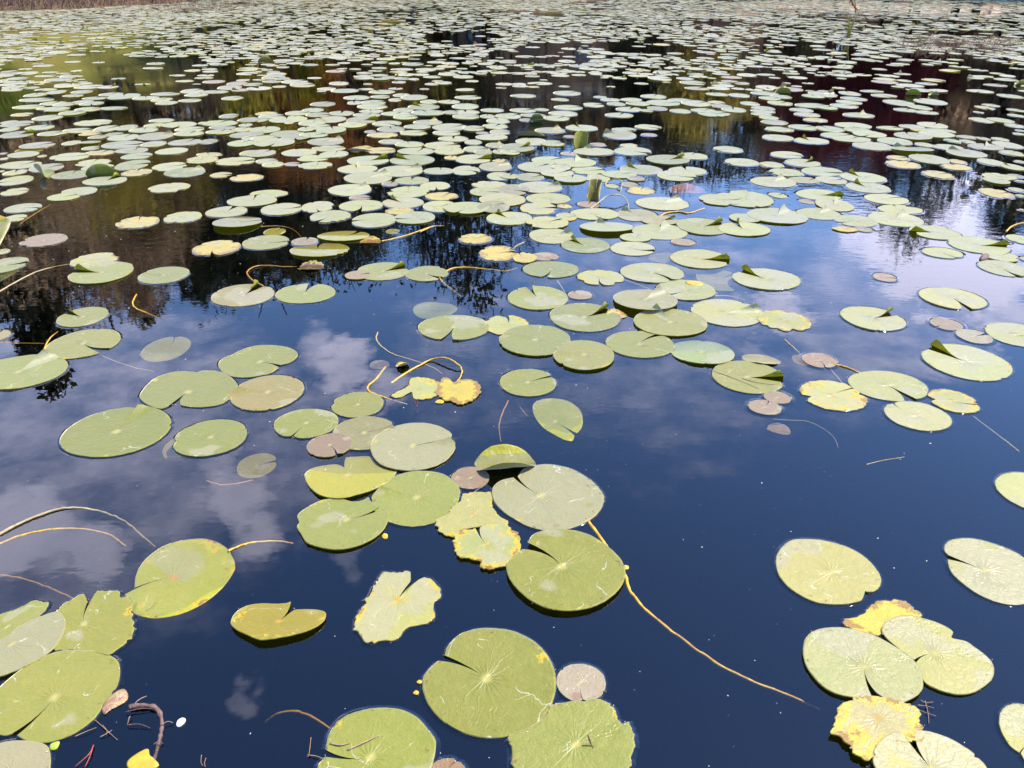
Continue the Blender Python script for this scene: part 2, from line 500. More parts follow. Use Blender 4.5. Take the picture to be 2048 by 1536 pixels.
poly(500, 800, 2.0875, (985, 610), '962,542 1000,525 1060,530 1110,560 1130,600 1125,640 1095,670 1070,700 1030,710 990,715 960,705 968,685 920,672 870,660 850,620 855,580 885,555 942,545', 'yr', 'small pale pad with yellow moth-eaten lower edge')
poly(500, 800, 2.0875, (1215, 402), '1118,325 1140,295 1190,278 1260,275 1340,292 1410,330 1455,370 1478,410 1470,450 1440,490 1390,520 1320,545 1250,550 1170,535 1100,500 1040,455 1012,410 1015,370 1050,340 1100,328', 'gw', 'large round pad with a grey waxy sheen over its left half')
poly(500, 800, 2.0875, (1300, 705), '1160,608 1180,575 1230,555 1300,550 1380,560 1450,590 1510,635 1550,680 1567,730 1555,780 1520,825 1460,865 1390,888 1310,895 1230,882 1160,845 1110,800 1080,755 1070,710 1085,675 1138,637', 'g', 'large round green pad with an open wedge on its left and a yellow middle')
poly(500, 800, 2.0875, (618, 838), '668,765 668,720 620,725 560,722 545,740 525,770 500,820 480,840 485,860 460,885 435,940 450,975 490,1018 560,1012 620,1000 650,960 740,935 765,910 770,850 795,820 785,780 735,742 690,765 658,800', 'yr', 'heart-shaped pale pad with tattered orange edges, alone in open water')
poly(500, 800, 2.0875, (985, 1165), '812,1072 830,1030 880,985 950,962 1020,960 1100,972 1180,1010 1240,1070 1270,1130 1278,1200 1262,1270 1220,1340 1150,1385 1070,1410 980,1415 890,1395 810,1350 760,1300 728,1240 720,1180 740,1140 785,1095', 'g', 'largest round pad at the bottom middle with a long dark slit')
poly(500, 800, 2.0875, (1360, 1440), '1280,1275 1380,1262 1460,1258 1510,1280 1530,1310 1535,1335 1560,1355 1580,1350 1600,1400 1605,1450 1590,1500 1580,1545 1500,1600 1350,1650 1200,1640 1120,1580 1095,1520 1090,1450 1085,1410 1150,1385 1230,1330 1250,1290', 'gr', 'pale green pad with bitten edge at the bottom, below the small brown pad', False)
poly(500, 800, 2.0875, (500, 1500), '315,1462 320,1440 330,1400 370,1340 440,1305 530,1290 620,1295 690,1325 740,1375 775,1430 770,1500 740,1560 600,1640 420,1640 300,1560 285,1530 315,1492', 'g', 'green pad cut by the bottom edge with a twig lying across it')
poly(1300, 900, 2.4144, (880, 595), '1045,692 1080,690 1108,665 1113,625 1090,580 1045,530 985,490 900,455 820,437 740,432 680,440 640,465 608,510 605,560 620,610 660,660 720,705 800,740 880,752 960,750 1015,735 1030,710 1036,685', 'p', 'pale oval pad alone on the dark water at the right')
poly(1300, 900, 2.4144, (1612, 585), '1440,515 1418,490 1430,455 1470,438 1540,432 1620,445 1700,470 1770,500 1840,550 1890,610 1900,670 1870,720 1800,750 1740,752 1660,735 1580,700 1500,645 1455,600 1438,560 1434,535', 'pw', 'pale oval pad with white glare on it, cut by the right edge')
poly(1300, 900, 2.4144, (1150, 840), '985,870 940,850 935,820 1000,810 1045,780 1080,745 1130,735 1190,730 1240,745 1280,780 1310,805 1250,830 1180,860 1130,880 1090,900', 'Y', 'orange-edged rotting pad poking out behind the two overlapping pale pads', False)
poly(1300, 900, 2.4144, (1372, 990), '1272,1022 1200,970 1140,920 1115,880 1130,845 1180,815 1250,808 1330,825 1390,845 1440,870 1460,890 1455,915 1520,930 1560,955 1600,985 1640,1020 1658,1060 1650,1110 1610,1150 1550,1182 1480,1188 1400,1170 1330,1135 1300,1080 1283,1035', 'pL', 'pale pad with a bitten upper edge, right one of the overlapping pair')
poly(1300, 900, 2.4144, (1032, 1060), '1068,1205 1000,1208 920,1195 850,1165 790,1110 750,1050 735,990 745,930 780,890 840,872 910,867 990,880 1070,905 1150,945 1220,990 1275,1035 1305,1085 1315,1130 1305,1180 1260,1215 1210,1232 1150,1220 1100,1190 1078,1170', 'p', 'pale smooth pad with a dark crease, left one of the overlapping pair')
poly(1300, 900, 2.4144, (1100, 1310), '985,1215 1040,1200 1130,1210 1220,1235 1280,1250 1290,1310 1312,1370 1300,1420 1200,1425 1110,1440 1060,1510 1000,1500 975,1470 960,1440 900,1400 870,1370 890,1320 905,1250', 'YwL', 'bright yellow and brown rotting pad near the bottom right', False)
poly(0, 550, 2.9257, (1522, 512), '1640,532 1700,515 1742,480 1735,455 1690,430 1600,417 1500,420 1420,440 1360,468 1300,495 1278,530 1300,570 1360,598 1440,605 1520,595 1580,580 1632,548', 'g', 'green pad with a black open slit on its right, behind the pair of touching pads')
poly(0, 550, 2.9257, (1100, 690), '990,772 930,790 870,770 825,735 820,705 850,660 910,610 1000,575 1080,565 1150,572 1200,562 1290,570 1350,600 1388,640 1390,680 1350,725 1280,765 1180,778 1100,775 1062,768', 'g', 'large green pad with a torn dark gap in its near edge')
section(0, 1000, 2.866, '', 'g')
section(500, 800, 2.0875, '''342,72,612,212 25 fV|olive brown pad with a shiny folded lobe, overlapped by a small brown pad;
238,145,428,243 300 bU|small brown pad lying on the olive brown pad;
497,103,860,300 15 gwV|large green pad with a glossy folded lobe at its right;
510,300,880,532 160 gV|large smooth green pad with a pale folded lobe at its upper left;
840,283,1000,375 150 b|small purplish brown pad beside the folded yellow leaf;
1278,1103,1485,1265 270 bw|small grey-brown round pad beside the largest bottom pad;
745,1500,900,1620 60 b|small brownish pad peeping in at the bottom edge''', 'g')
section(1300, 900, 2.4144, '''1662,112,2080,318 20 p|pale round pad cut by the right edge, on open dark water;
1683,1230,2110,1610 200 p|pale pad in the bottom right corner;
1070,1400,1640,1720 95 pw|pale pad with dark smears cut by the bottom edge, overlapping the yellow one''', 'p')
section(0, 550, 2.9257, '''330,190,636,310 165 gR;262,318,710,495 330 gG|yellow-green pad with a torn lower right edge;
-100,325,65,395 100 f;-190,470,398,680 80 gW|green pad with a pointed glossy lobe sticking up, cut by the left edge;
1348,588,1782,800 170 fV|dull olive pad with a silvery lobe pointing left;350,780,1003,1075 85 gV|large green pad at the left with a raised crease at its back;
1010,848,1452,1068 195 g|smooth green oval pad beside the large creased one;
1600,785,1983,960 255 g;815,310,1110,500 95 oD|pale ghostly pad deep under the water at the left;930,840,1200,1030 60 oD;1370,985,1610,1130 20 oD''', 'g')
section(500, 580, 2.7307, '''918,138,1308,280 262 gG|round green pad with a dark heart notch in its near edge;
1280,140,1520,250 90 yr;1360,195,1755,367 160 g;1655,282,1993,447 165 g;1362,435,1673,585 25 g|lone oval green pad with a thin slit, between the yellow leaf and the sunken pad;
1735,5,1870,55 b;445,562,733,700 180 g''', 'g')
poly(500, 580, 2.7307, (1665, 720), '1785,783 1812,750 1817,700 1800,650 1750,610 1690,592 1620,590 1560,610 1543,645 1560,700 1600,750 1660,790 1720,820 1760,825 1772,797', 'oS', 'narrow olive pad tilted just under water in the open middle')
poly(500, 580, 2.7307, (1130, 555), '1010,560 1040,500 1080,485 1110,510 1140,500 1190,495 1240,510 1260,540 1250,580 1210,610 1150,630 1100,615 1050,600', 'Yr', 'tattered bright yellow leaf floating beside the stem loop', False)
poly(500, 580, 2.7307, (905, 545), '880,490 920,482 990,492 1050,520 1040,560 1000,590 940,600 895,595 880,560 820,590 770,585 800,560 860,530', 'yr', 'broken piece of pale leaf left of the tattered yellow one', False)
section(1150, 480, 3.6564, '''700,-10,880,45 b;692,72,1132,213 335 pR;328,170,797,318 300 p;590,292,1030,447 215 pY;
278,357,750,553 60 fWT|olive pad with lifted near edge and shiny silver lobe;1147,210,1655,372 140 pR|pale oval pad with a dark rolled lobe, alone in the right middle;
-190,467,328,677 25 gR|round green pad with a rolled dark lobe, orange rotten leaf behind it;427,515,967,715 100 gW;843,440,1378,637 20 pW;1330,517,1725,672 235 y;222,670,727,868 45 g;
690,722,1168,925 80 cH|bluish green pad half under water, water line across it;
995,890,1532,1128 340 gR|pale green pad with a dark rolled lobe and a twig on it;1378,1110,1578,1203 110 b;1265,1172,1508,1285 60 b;1658,830,1915,938 270 b|small brown pad on the end of a yellow stalk;
18,222,357,337 265 y;540,50,870,120 oD;890,180,1240,340 oD''', 'p')
section(1550, 400, 3.0723, '''880,538,1302,678 268 pG;398,655,805,810 15 pR;597,452,747,505 b|tiny brown pad alone on the blue water at the right;950,728,1155,805 b;1108,797,1338,887 bw;
1280,757,1700,910 345 p;898,890,1462,1117 135 pR|large pale pad at the right with a dark rolled lobe;447,1053,940,1242 285 pG;147,1115,565,1302 30 y;
935,1168,1260,1315 340 yr|torn pale pad with ragged brown right side;670,1240,1085,1427 120 p;1055,228,1450,335 340 pR;1272,315,1500,385 30 y;1242,372,1560,475 275 p;900,293,1155,362 290 p;
822,158,1145,248 190 pR;567,78,915,167 60 pW;485,165,600,200 b;350,165,510,202 Y;362,95,630,168 p;130,52,405,125 60 pW;630,35,908,88 yr;1415,205,1600,285 p;1500,345,1600,392 p;485,-110,485.1,-109 p''', 'p')
ALLPADS.pop()
section(1250, 300, 4.551, '''95,432,582,555 50 pW;820,370,1355,530 pr;668,405,1072,512 prU;1112,535,1668,682 70 pW|large pale pad with a crumpled silver lobe standing up;945,588,1240,670 p;463,620,950,780 10 gR|bright green pad with a rolled green lobe;
845,665,1322,792 110 pR;65,680,568,822 80 pW;140,605,490,690 10 fR;417,808,642,877 b;1548,360,1985,462 330 pR;1578,448,1727,495 b;1727,448,2085,568 70 pW;1140,245,1558,347 60 pW;1480,248,1770,310 f;1730,240,2022,318 p;
1602,160,1985,242 330 p;1310,170,1625,245 y;1452,82,1780,160 20 pR;1220,110,1445,165 y;905,80,1222,150 200 p;1320,15,1615,78 330 p;190,48,592,138 15 gR;480,27,750,92 p;390,155,740,235 p;288,193,650,287 330 p;1305,385,1475,445 yr''', 'p')
section(850, 350, 3.9385, '''368,50,640,108 y;350,105,590,172 p;543,78,830,168 330 fY;727,53,1078,147 20 pW;795,145,1145,235 275 p;425,155,793,252 p;415,205,668,318 40 f;150,222,507,318 245 pU;-20,205,250,297 30 p;0,138,260,205 Y;
745,222,1045,315 y;1040,232,1160,268 Y;483,292,848,400 140 pR;793,335,1130,432 yr;1030,300,1200,368 y;1198,208,1375,262 b;1143,262,1527,360 285 p;1508,270,1830,370 120 fW;1218,365,1640,475 92 pWT;1533,465,1780,532 p;820,425,1168,545 25 pW;
1072,502,1457,618 140 gR|green round pad with a dark rolled lobe at the edge of the crowd;1458,530,1812,640 340 p;265,465,527,548 Yr;425,562,725,682 Y|orange-edged rotting pad with a bent stalk lying on it;690,615,880,700 Y;835,613,1050,678 300 b;
770,682,1210,815 255 g|green pad with a closed notch, ragged yellow pad at its right;655,878,1127,1070 115 gR|pale green pad with a thin dark fold standing upright;1128,912,1320,985 b''', 'p')
section(380, 350, 3.9385, '''155,-20,330,25 Y;315,-5,580,55 Y;1212,-20,1592,78 50 pW;1508,52,1640,92 b;1612,18,1882,78 90 gG;1812,57,2048,122 280 p;1085,78,1430,167 50 pW;1250,162,1422,202 b;1175,200,1522,290 270 pG;1517,180,1843,265 150 pR;1553,95,1887,180 yr;
1533,262,1770,315 Y;1607,293,1935,392 p;1270,303,1627,418 190 p;475,125,770,175 yr;290,165,685,255 95 p;122,248,452,338 80 pG;552,223,885,322 20 p;875,210,1132,297 pr;945,280,1268,380 240 pr;
173,323,575,440 20 fT|dull olive pad riding high with its near edge out of the water;575,415,757,480 oS;405,478,785,592 g;17,517,402,642 280 Yr|yellow scalloped pad with an orange burnt notch;797,495,1010,560 bU|small tan pad overlapping a half-awash green pad;
1002,437,1415,525 60 oH;785,522,1257,660 100 oHg|green pad half awash with a small tan pad on it;1540,420,1655,463 oS;
1312,693,1725,835 20 gR;1218,760,1425,830 bU|small tan pad lying on the left of a green pad;1695,720,2030,843 320 g;165,865,668,1042 60 fR|olive tan pad with a dark slit where an orange stem ends;670,860,1145,1020 85 gG''', 'p')
section(0, 350, 3.9385, '''648,10,1003,88 60 pR;-20,5,270,88 215 pG;0,98,230,172 yr;370,150,630,208 yr;470,97,772,170 200 p;1165,65,1500,142 170 y;28,225,332,302 0 p;0,302,215,388 y;152,465,535,572 170 br|pinkish torn pad at the left, beside the big curled leaf;
912,327,1258,428 Yr|bright yellow scalloped pad alone at the left;1283,290,1597,382 200 y;553,615,940,735 yr|pale scalloped pad with orange edges behind a smooth green pad;537,690,1062,865 185 gR|smooth green pad in front of the scalloped orange-edged one;1087,727,1493,862 165 g;-150,643,230,790 20 g;-60,575,80,640 y''', 'p')
section(0, 180, 3.9385, '''245,198,497,247;0,237,145,275;0,248,272,297 f;-10,293,160,332;193,277,433,320;-10,325,280,382 20 fR;577,235,887,285 y;288,325,540,370 y;480,300,740,345 y;620,325,810,370 Y;730,283,950,335;900,275,1090,322;1012,297,1248,340;1170,225,1376,262;1130,262,1300,300 y;1272,252,1552,300;1370,290,1615,335;1365,325,1610,370;1560,243,1880,285 y;1880,262,1990,295;1645,280,1860,315 f;1615,315,1855,358 y;1722,188,1880,227 f;1868,222,2048,265 f;1820,295,1990,335 y;1960,290,2100,335 f;845,350,1100,405;1075,337,1367,398 40 fW;690,357,850,392 f;820,335,975,372 f;480,400,640,440;622,392,800,445 fT;143,410,440,468 40 f;105,450,350,495 oS;638,443,790,478;790,405,1135,465 f;1100,402,1318,455;1320,388,1590,442 f;1565,385,1720,432 f;52,485,315,537;-10,490,60,515 b;-10,520,70,567;387,500,710,563 30 y;665,475,910,520 Y;905,455,1170,505 f;1220,455,1485,513;948,495,1203,552;293,505,375,540 Y;1460,525,1725,585 y;1540,495,1755,530 Y;1690,530,2015,600 y;1885,475,2048,525 o;1790,400,2020,455;1905,362,2060,410;1810,335,2048,390 f;-10,562,330,625 p;220,583,510,650 f;15,625,217,680 y;-20,625,40,660;592,545,875,608 y;635,587,900,645;895,553,1187,635 g;1195,572,1475,640 y;952,622,1200,685 Y;1290,615,1620,690 60 gW;405,638,715,707 g;
80,180,265,212 Y;90,117,357,155;455,165,680,207;580,138,800,175 y;775,132,1005,160;283,133,550,165;345,152,550,190 oT;310,90,520,125;410,100,600,135;540,78,740,120;620,92,820,130;180,25,375,60;140,65,430,97;350,3,530,35;550,2,738,32;490,35,660,58;645,55,840,80;775,22,975,52;840,30,1110,80;1040,48,1258,83;1185,62,1362,98 y;1222,88,1403,120;1403,70,1588,100;1180,18,1420,50;1450,25,1640,60;1740,48,1920,85;1560,5,1800,30''', 'p')
section(500, 180, 3.9385, '''470,93,675,135 f;735,45,945,82;760,88,890,118 y;840,113,1085,157;935,0,1145,35;870,82,1070,122;945,40,1105,70;405,143,582,180;272,167,480,207;433,182,640,218 f;615,165,822,208;40,172,220,207 Y;62,193,275,232;0,222,150,262 f;150,212,455,265 y;270,255,345,280 Y;380,235,600,290 y;508,210,760,260;755,215,1010,268 350 fR;695,252,920,305 y;810,182,1030,220;860,155,1050,185 y;1030,172,1265,210;1125,143,1290,180;1125,197,1325,240;1185,38,1400,88;1125,25,1260,62;1240,112,1495,160 150 gR;1085,65,1200,95 y;1340,75,1480,115;1480,80,1655,112;1590,105,1800,160;1610,45,1820,78;1265,160,1540,205;1590,160,1810,195;1590,190,1810,235;1520,160,1640,200 f;1815,145,2000,180;1860,222,2048,268 y;1810,190,1930,230;1930,190,2060,228;960,243,1195,290;1280,237,1515,280 70 fW;1210,272,1425,315;1000,287,1220,337 f;900,318,995,343 b;1165,318,1400,363 y;920,335,1165,382 Y;1435,267,1710,325;1670,283,1850,330;1435,318,1660,367;1830,265,2030,310 y;1780,330,1880,350 b;1885,305,2048,362;1480,362,1720,412;1775,350,2030,402;1690,387,1825,440;1010,390,1217,430;1140,408,1370,460 y;1370,410,1660,470 y;1160,457,1450,515;1450,455,1690,515 y;1680,443,1870,495;1855,407,2005,470 70 fW;1765,465,1910,525 60 fW;1965,430,2100,490 f;1910,470,2048,518;0,292,240,345 p;0,332,115,370 b;155,322,430,375 g;375,292,515,340;245,352,480,405 f;385,340,615,385;520,295,760,352;450,275,640,320 y;0,365,220,420;25,390,357,455 265 pG;450,380,742,440 50 fW;480,440,755,485 y;545,480,778,537 90 p;247,468,525,525 p;-40,472,205,535 f;370,515,630,570 y;40,542,225,585 p;93,570,270,615;268,570,397,602 b;380,568,650,627 y;780,450,930,495 Y;900,455,1150,505 Y;760,520,1100,597 15 pR;1100,515,1457,598 160 gR;1530,510,1640,562 Y;1612,512,1905,582 350 pR;690,590,1005,662 110 pR;1005,597,1363,688 40 pW;1365,615,1610,668;1590,600,1812,672 y;1805,570,2060,645 45 fW;1865,650,2060,715;1910,545,2030,575 Y''', 'p')
section(1000, 180, 3.9385, '''78,33,283,65;415,8,635,48;735,48,843,68;400,65,545,90 y;420,120,650,162;75,145,280,182;270,145,385,168;380,165,612,213;340,205,548,248;650,102,820,138 y;790,65,945,95 y;840,95,990,130;945,65,1120,92;990,92,1190,132;1105,35,1310,72;1150,80,1420,132;910,135,1120,175;1095,152,1210,178;1160,130,1320,165 f;1335,150,1505,187;1320,68,1515,98;1420,85,1665,135;1635,85,1775,115 Y;1665,112,1830,150 f;1500,145,1700,182;1555,165,1815,217 y;1740,140,1940,182;1620,20,1800,52;1800,28,1970,62;1890,90,2048,130;1950,150,2100,180;1955,178,2100,212;825,180,1050,222;0,185,165,230;160,185,360,220 f;150,222,255,255 f;515,277,770,328 120 pR;1060,272,1270,315 y;880,297,1075,330 y;813,325,1077,392 150 fW;1110,342,1235,368 b;270,297,512,347 60 fW;120,380,375,440;315,400,510,450 y;0,428,272,495 20 gR;0,480,160,520;500,358,605,380 b;705,417,833,447 b;945,423,1085,457 y;580,455,895,522 95 pW;893,452,1190,518;475,487,605,523 b;1680,445,1915,497;245,527,520,590 p;138,572,440,655;428,540,757,615 90 pW;405,590,560,640;560,605,825,670 y;320,632,580,695;125,657,345,722 f;0,648,145,718;425,672,682,740;660,665,865,735 y;800,640,1075,700;940,593,1280,672 140 fR;1000,685,1140,725 b;830,735,937,782;950,722,1090,778 f;995,768,1220,827 Yr''', 'p')
section(1500, 180, 3.737, '''5,122,190,155;0,145,190,180;0,172,165,200;65,195,218,235 y;75,228,288,272 f;105,275,330,317 y;285,258,510,305;485,272,710,320;325,168,525,205;293,135,475,170;395,210,583,245 Y;330,100,590,138;480,112,657,153;60,52,230,82;130,80,320,120 y;145,38,315,70;0,10,215,45;430,12,655,55 30 pW;385,32,560,65;660,10,830,45;672,50,880,85;640,75,840,112;595,102,810,140;690,170,933,212 60 pW;630,243,910,293 260 p;700,283,910,325;762,310,1020,362;525,320,775,365;90,335,328,385;328,358,592,408 120 pR;617,350,905,395;765,388,1067,455;945,270,1145,303 y;1112,257,1310,295;1245,240,1480,290;1195,285,1330,320 Y;1260,293,1540,335;1255,310,1535,365;1070,323,1363,380 f;948,358,1215,415;1053,418,1375,482 120 fWT;1230,392,1375,430;1540,338,1700,368 f;1445,360,1580,402;1560,365,1690,410;1680,340,1800,395 80 fW;1800,350,1940,390;1625,402,1900,453 70 fW;1805,385,2048,443;1365,405,1600,458;1465,443,1775,513 110 fW;1860,448,2060,500 y;1185,480,1495,560;1022,490,1200,530 Y;1008,530,1275,590 Y;1425,555,1660,605 Y;1480,518,1625,560 Y;1693,512,1910,572;1865,545,2060,615 110 pR;1975,520,2060,555;1280,603,1530,668 Y;1730,625,1990,680 y;1735,655,1945,712 p;1985,660,2060,705;1915,630,2048,660 f;1705,738,1980,815 Y;1925,722,2060,775;1980,770,2060,815 p;1070,135,1250,168;1175,113,1365,155;1230,155,1410,185 y;1630,205,1830,250 y;1765,205,1980,255;1897,247,2060,290;1980,290,2060,320;1960,310,2060,350;1675,118,1835,150 Y;1730,105,1870,128 y;1665,158,1750,178;1915,130,2060,175;1920,175,2060,212;1840,25,2048,72;990,70,1230,125;1220,65,1480,115;900,28,1100,60;820,0,1000,22;668,615,1020,700 120 pR;712,690,1050,775 120 pR;848,778,1187,862 20 p;2010,880,2060,915''', 'p')

# ---- geometry of one pad
def boundary(p, n):
    """list of (x, y, angle) from one lip of the notch round to the other"""
    c, fl = p['c'], p['fl']
    rg = p['rag']
    sd = p['rnd'] * 50
    out = []
    if p['poly']:
        pts = [(x, y, 0) for x, y in p['poly']]
        for v in catmull(pts, n, not p['open']):
            dx, dy = v.x - c[0], v.y - c[1]
            r = math.hypot(dx, dy)
            k = 1 + max(rg, .010) * (1.5 if rg > .03 else .6) * (mnoise.noise(Vector((v.x * 70, v.y * 70, sd))) + 0.7 * mnoise.noise(Vector((v.x * 190, v.y * 190, sd))))
            out.append((c[0] + dx * k, c[1] + dy * k, math.atan2(dy, dx)))
        if not p['open']:
            out.append(out[0])
        return out
    th0 = R(p['notch'])
    g = p['gap']
    lo, hi = th0 + g, th0 + 2 * PI - g
    if p['flap']:
        if p['flapside'] > 0:
            lo = th0 + p['delta']
        else:
            hi = th0 + 2 * PI - p['delta']
    for i in range(n):
        t = lo + (hi - lo) * i / (n - 1)
        out.append((*rim_pt(p, t), t))
    return out


def rim_pt(p, t):
    c, sd, rg = p['c'], p['rnd'] * 50, p['rag']
    q = (t - R(p['notch'])) % (2 * PI)
    q = min(q, 2 * PI - q)
    k = 1 - 0.10 * math.exp(-(q / 0.16) ** 2) - 0.03 * math.exp(-((q - PI) / .5) ** 2)
    k += 0.022 * mnoise.noise(Vector((math.cos(t) * 1.3, math.sin(t) * 1.3, sd)))
    k += rg * mnoise.noise(Vector((math.cos(t) * 7, math.sin(t) * 7, sd))) + rg * 0.5 * mnoise.noise(Vector((math.cos(t) * 19, math.sin(t) * 19, sd)))
    nb = p.get('bites', 0)
    for j in range(nb):
        tb = (sd * (j + 1) * 5.3 + j) % (2 * PI)
        d = abs((t - tb + PI) % (2 * PI) - PI)
        wd_ = 0.025 + 0.03 * ((sd * (j + 2)) % 1)
        k -= (0.03 + 0.05 * ((sd * 3 * (j + 1)) % 1)) * math.exp(-(d / wd_) ** 4)
    if rg > 0.025:
        for j in range(3):
            tb = (sd * (j + 1) * 2.7) % (2 * PI)
            d = abs((t - tb + PI) % (2 * PI) - PI)
            k -= (0.10 + 0.06 * j) * math.exp(-(d / (0.09 + .03 * j)) ** 2)
    return c[0] + p['a'] * k * math.cos(t), c[1] + p['b'] * k * math.sin(t)


def pad_z(p, x, y, rho, t):
    sd = p['rnd'] * 50
    z = p['z'] + 0.0012 + p['a'] * (0.010 * rho * rho * (0.7 + mnoise.noise(Vector((math.cos(t) * 1.6, math.sin(t) * 1.6, sd + 3))))
                                    + 0.010 * rho ** 6 * max(0.0, mnoise.noise(Vector((math.cos(t) * 3, math.sin(t) * 3, sd + 9)))))
    if p['gap'] < 0.2 and p['notch'] is not None and rho > 0.05:
        q = (t - R(p['notch'])) % (2 * PI)
        if q < 0.5:
            z += p['a'] * 0.05 * p['liplift'] * rho * (1 - q / 0.5) ** 2
    tx, ty = p['tilt']
    z += tx * (x - p['c'][0]) + ty * (y - p['c'][1])
    return z


def build_pad(p, far=False):
    n = 26 if far else (110 if p['area'] > 4000 else 64)
    rings = (0.35, 0.75, 1.0) if far else RINGS
    B = boundary(p, n)
    c = p['c']
    sw = 0 if (p['flap'] or far or (p['poly'] and not p['open'])) else p.get('swirl', 0)
    gh = 0.0
    if sw:                                          # half the opening of the notch at the rim
        gh = ((B[0][2] - B[-1][2]) % (2 * PI)) / 2
        gh = gh if gh < 1.2 else 0.0
        sw = min(sw, .25) if p['poly'] else sw
    V, Fc, UV = [], [], []
    V.append((c[0], c[1], pad_z(p, c[0], c[1], 0, 0)))
    UV.append((0, 0, 0))
    for rho in rings:
        for ii, (x, y, t) in enumerate(B):
            dx, dy = (x - c[0]) * rho, (y - c[1]) * rho
            if sw and rho < 1:
                f = ii / (len(B) - 1)
                q = min(f, 1 - f) * 2 * PI
                an = sw * (1 - rho) * math.exp(-q / .7)
                an += gh * .85 * (1 - rho ** 1.4) * math.exp(-q / .45) * (-1 if f < .5 else 1)
                dx, dy = dx * math.cos(an) - dy * math.sin(an), dx * math.sin(an) + dy * math.cos(an)
            X, Y = c[0] + dx, c[1] + dy
            V.append((X, Y, pad_z(p, X, Y, rho, t)))
            UV.append((rho * math.cos(t), rho * math.sin(t), 0))
    m = len(B)
    for i in range(m - 1):
        Fc.append((0, 1 + i, 2 + i))
    for k in range(len(rings) - 1):
        for i in range(m - 1):
            A = 1 + k * m + i
            Fc.append((A, A + m, A + m + 1, A + 1))
    # the turned-down edge that dips into the water
    base = 1 + (len(rings) - 1) * m
    s0 = len(V)
    for (x, y, t) in B:
        X, Y = c[0] + (x - c[0]) * 0.992, c[1] + (y - c[1]) * 0.992
        zt = pad_z(p, X, Y, 1, t)
        V.append((X, Y, zt - min(0.004, max(0.0015, zt))))
        UV.append((1.0 * math.cos(t), 1.0 * math.sin(t), 0))
    for i in range(m - 1):
        Fc.append((base + i, s0 + i, s0 + i + 1, base + i + 1))
    return V, Fc, UV


def build_flap(p):
    """the lobe beside the notch, folded or rolled up about a radial crease"""
    c = p['c']
    th0, d, sgn = R(p['notch']), p['delta'], p['flapside']
    hinge = th0 + sgn * d
    ex = Vector((math.cos(hinge) * p['a'], math.sin(hinge) * p['b'], 0))
    L = ex.length
    ex.normalize()
    ey = Vector((-ex.y, ex.x, 0))
    wmax = L * math.sin(d)
    phi, p0 = p['phi'], p['bendk'] * wmax
    V, Fc, UV = [], [], []
    nr, nt_ = 12, 9
    for i in range(nr + 1):
        rho = i / nr
        for j in range(nt_ + 1):
            t = hinge - sgn * d * j / nt_
            x, y = rim_pt(p, t)
            k = rho * (1 + (0.03 * mnoise.noise(Vector((t * 9, p['rnd'] * 9, 0))) if rho > .8 else 0))
            q = Vector(((x - c[0]) * k, (y - c[1]) * k, 0))
            u, vv = q.dot(ex), q.dot(ey)
            s = abs(vv)
            side = -sgn if True else 1
            off = hgt = 0.0
            st = 8
            for a_ in range(st):
                ss_ = s * (a_ + .5) / st
                ang = phi * min(1.0, ss_ / p0) if p0 > 0 else phi
                off += math.cos(ang) * s / st
                hgt += math.sin(ang) * s / st
            w3 = Vector((c[0], c[1], 0)) + ex * u + ey * (side * off)
            zb = pad_z(p, c[0] + ex.x * u, c[1] + ex.y * u, rho, hinge)
            wob = 0.05 * s * mnoise.noise(Vector((u * 40, s * 40, p['rnd'] * 30)))
            V.append((w3.x, w3.y, zb + hgt + wob))
            UV.append((rho * math.cos(t), rho * math.sin(t), 0))
    for i in range(nr):
        for j in range(nt_):
            A = i * (nt_ + 1) + j
            f = (A, A + nt_ + 1, A + nt_ + 2, A + 1)
            Fc.append(f if sgn < 0 else f[::-1])
    return V, Fc, UV


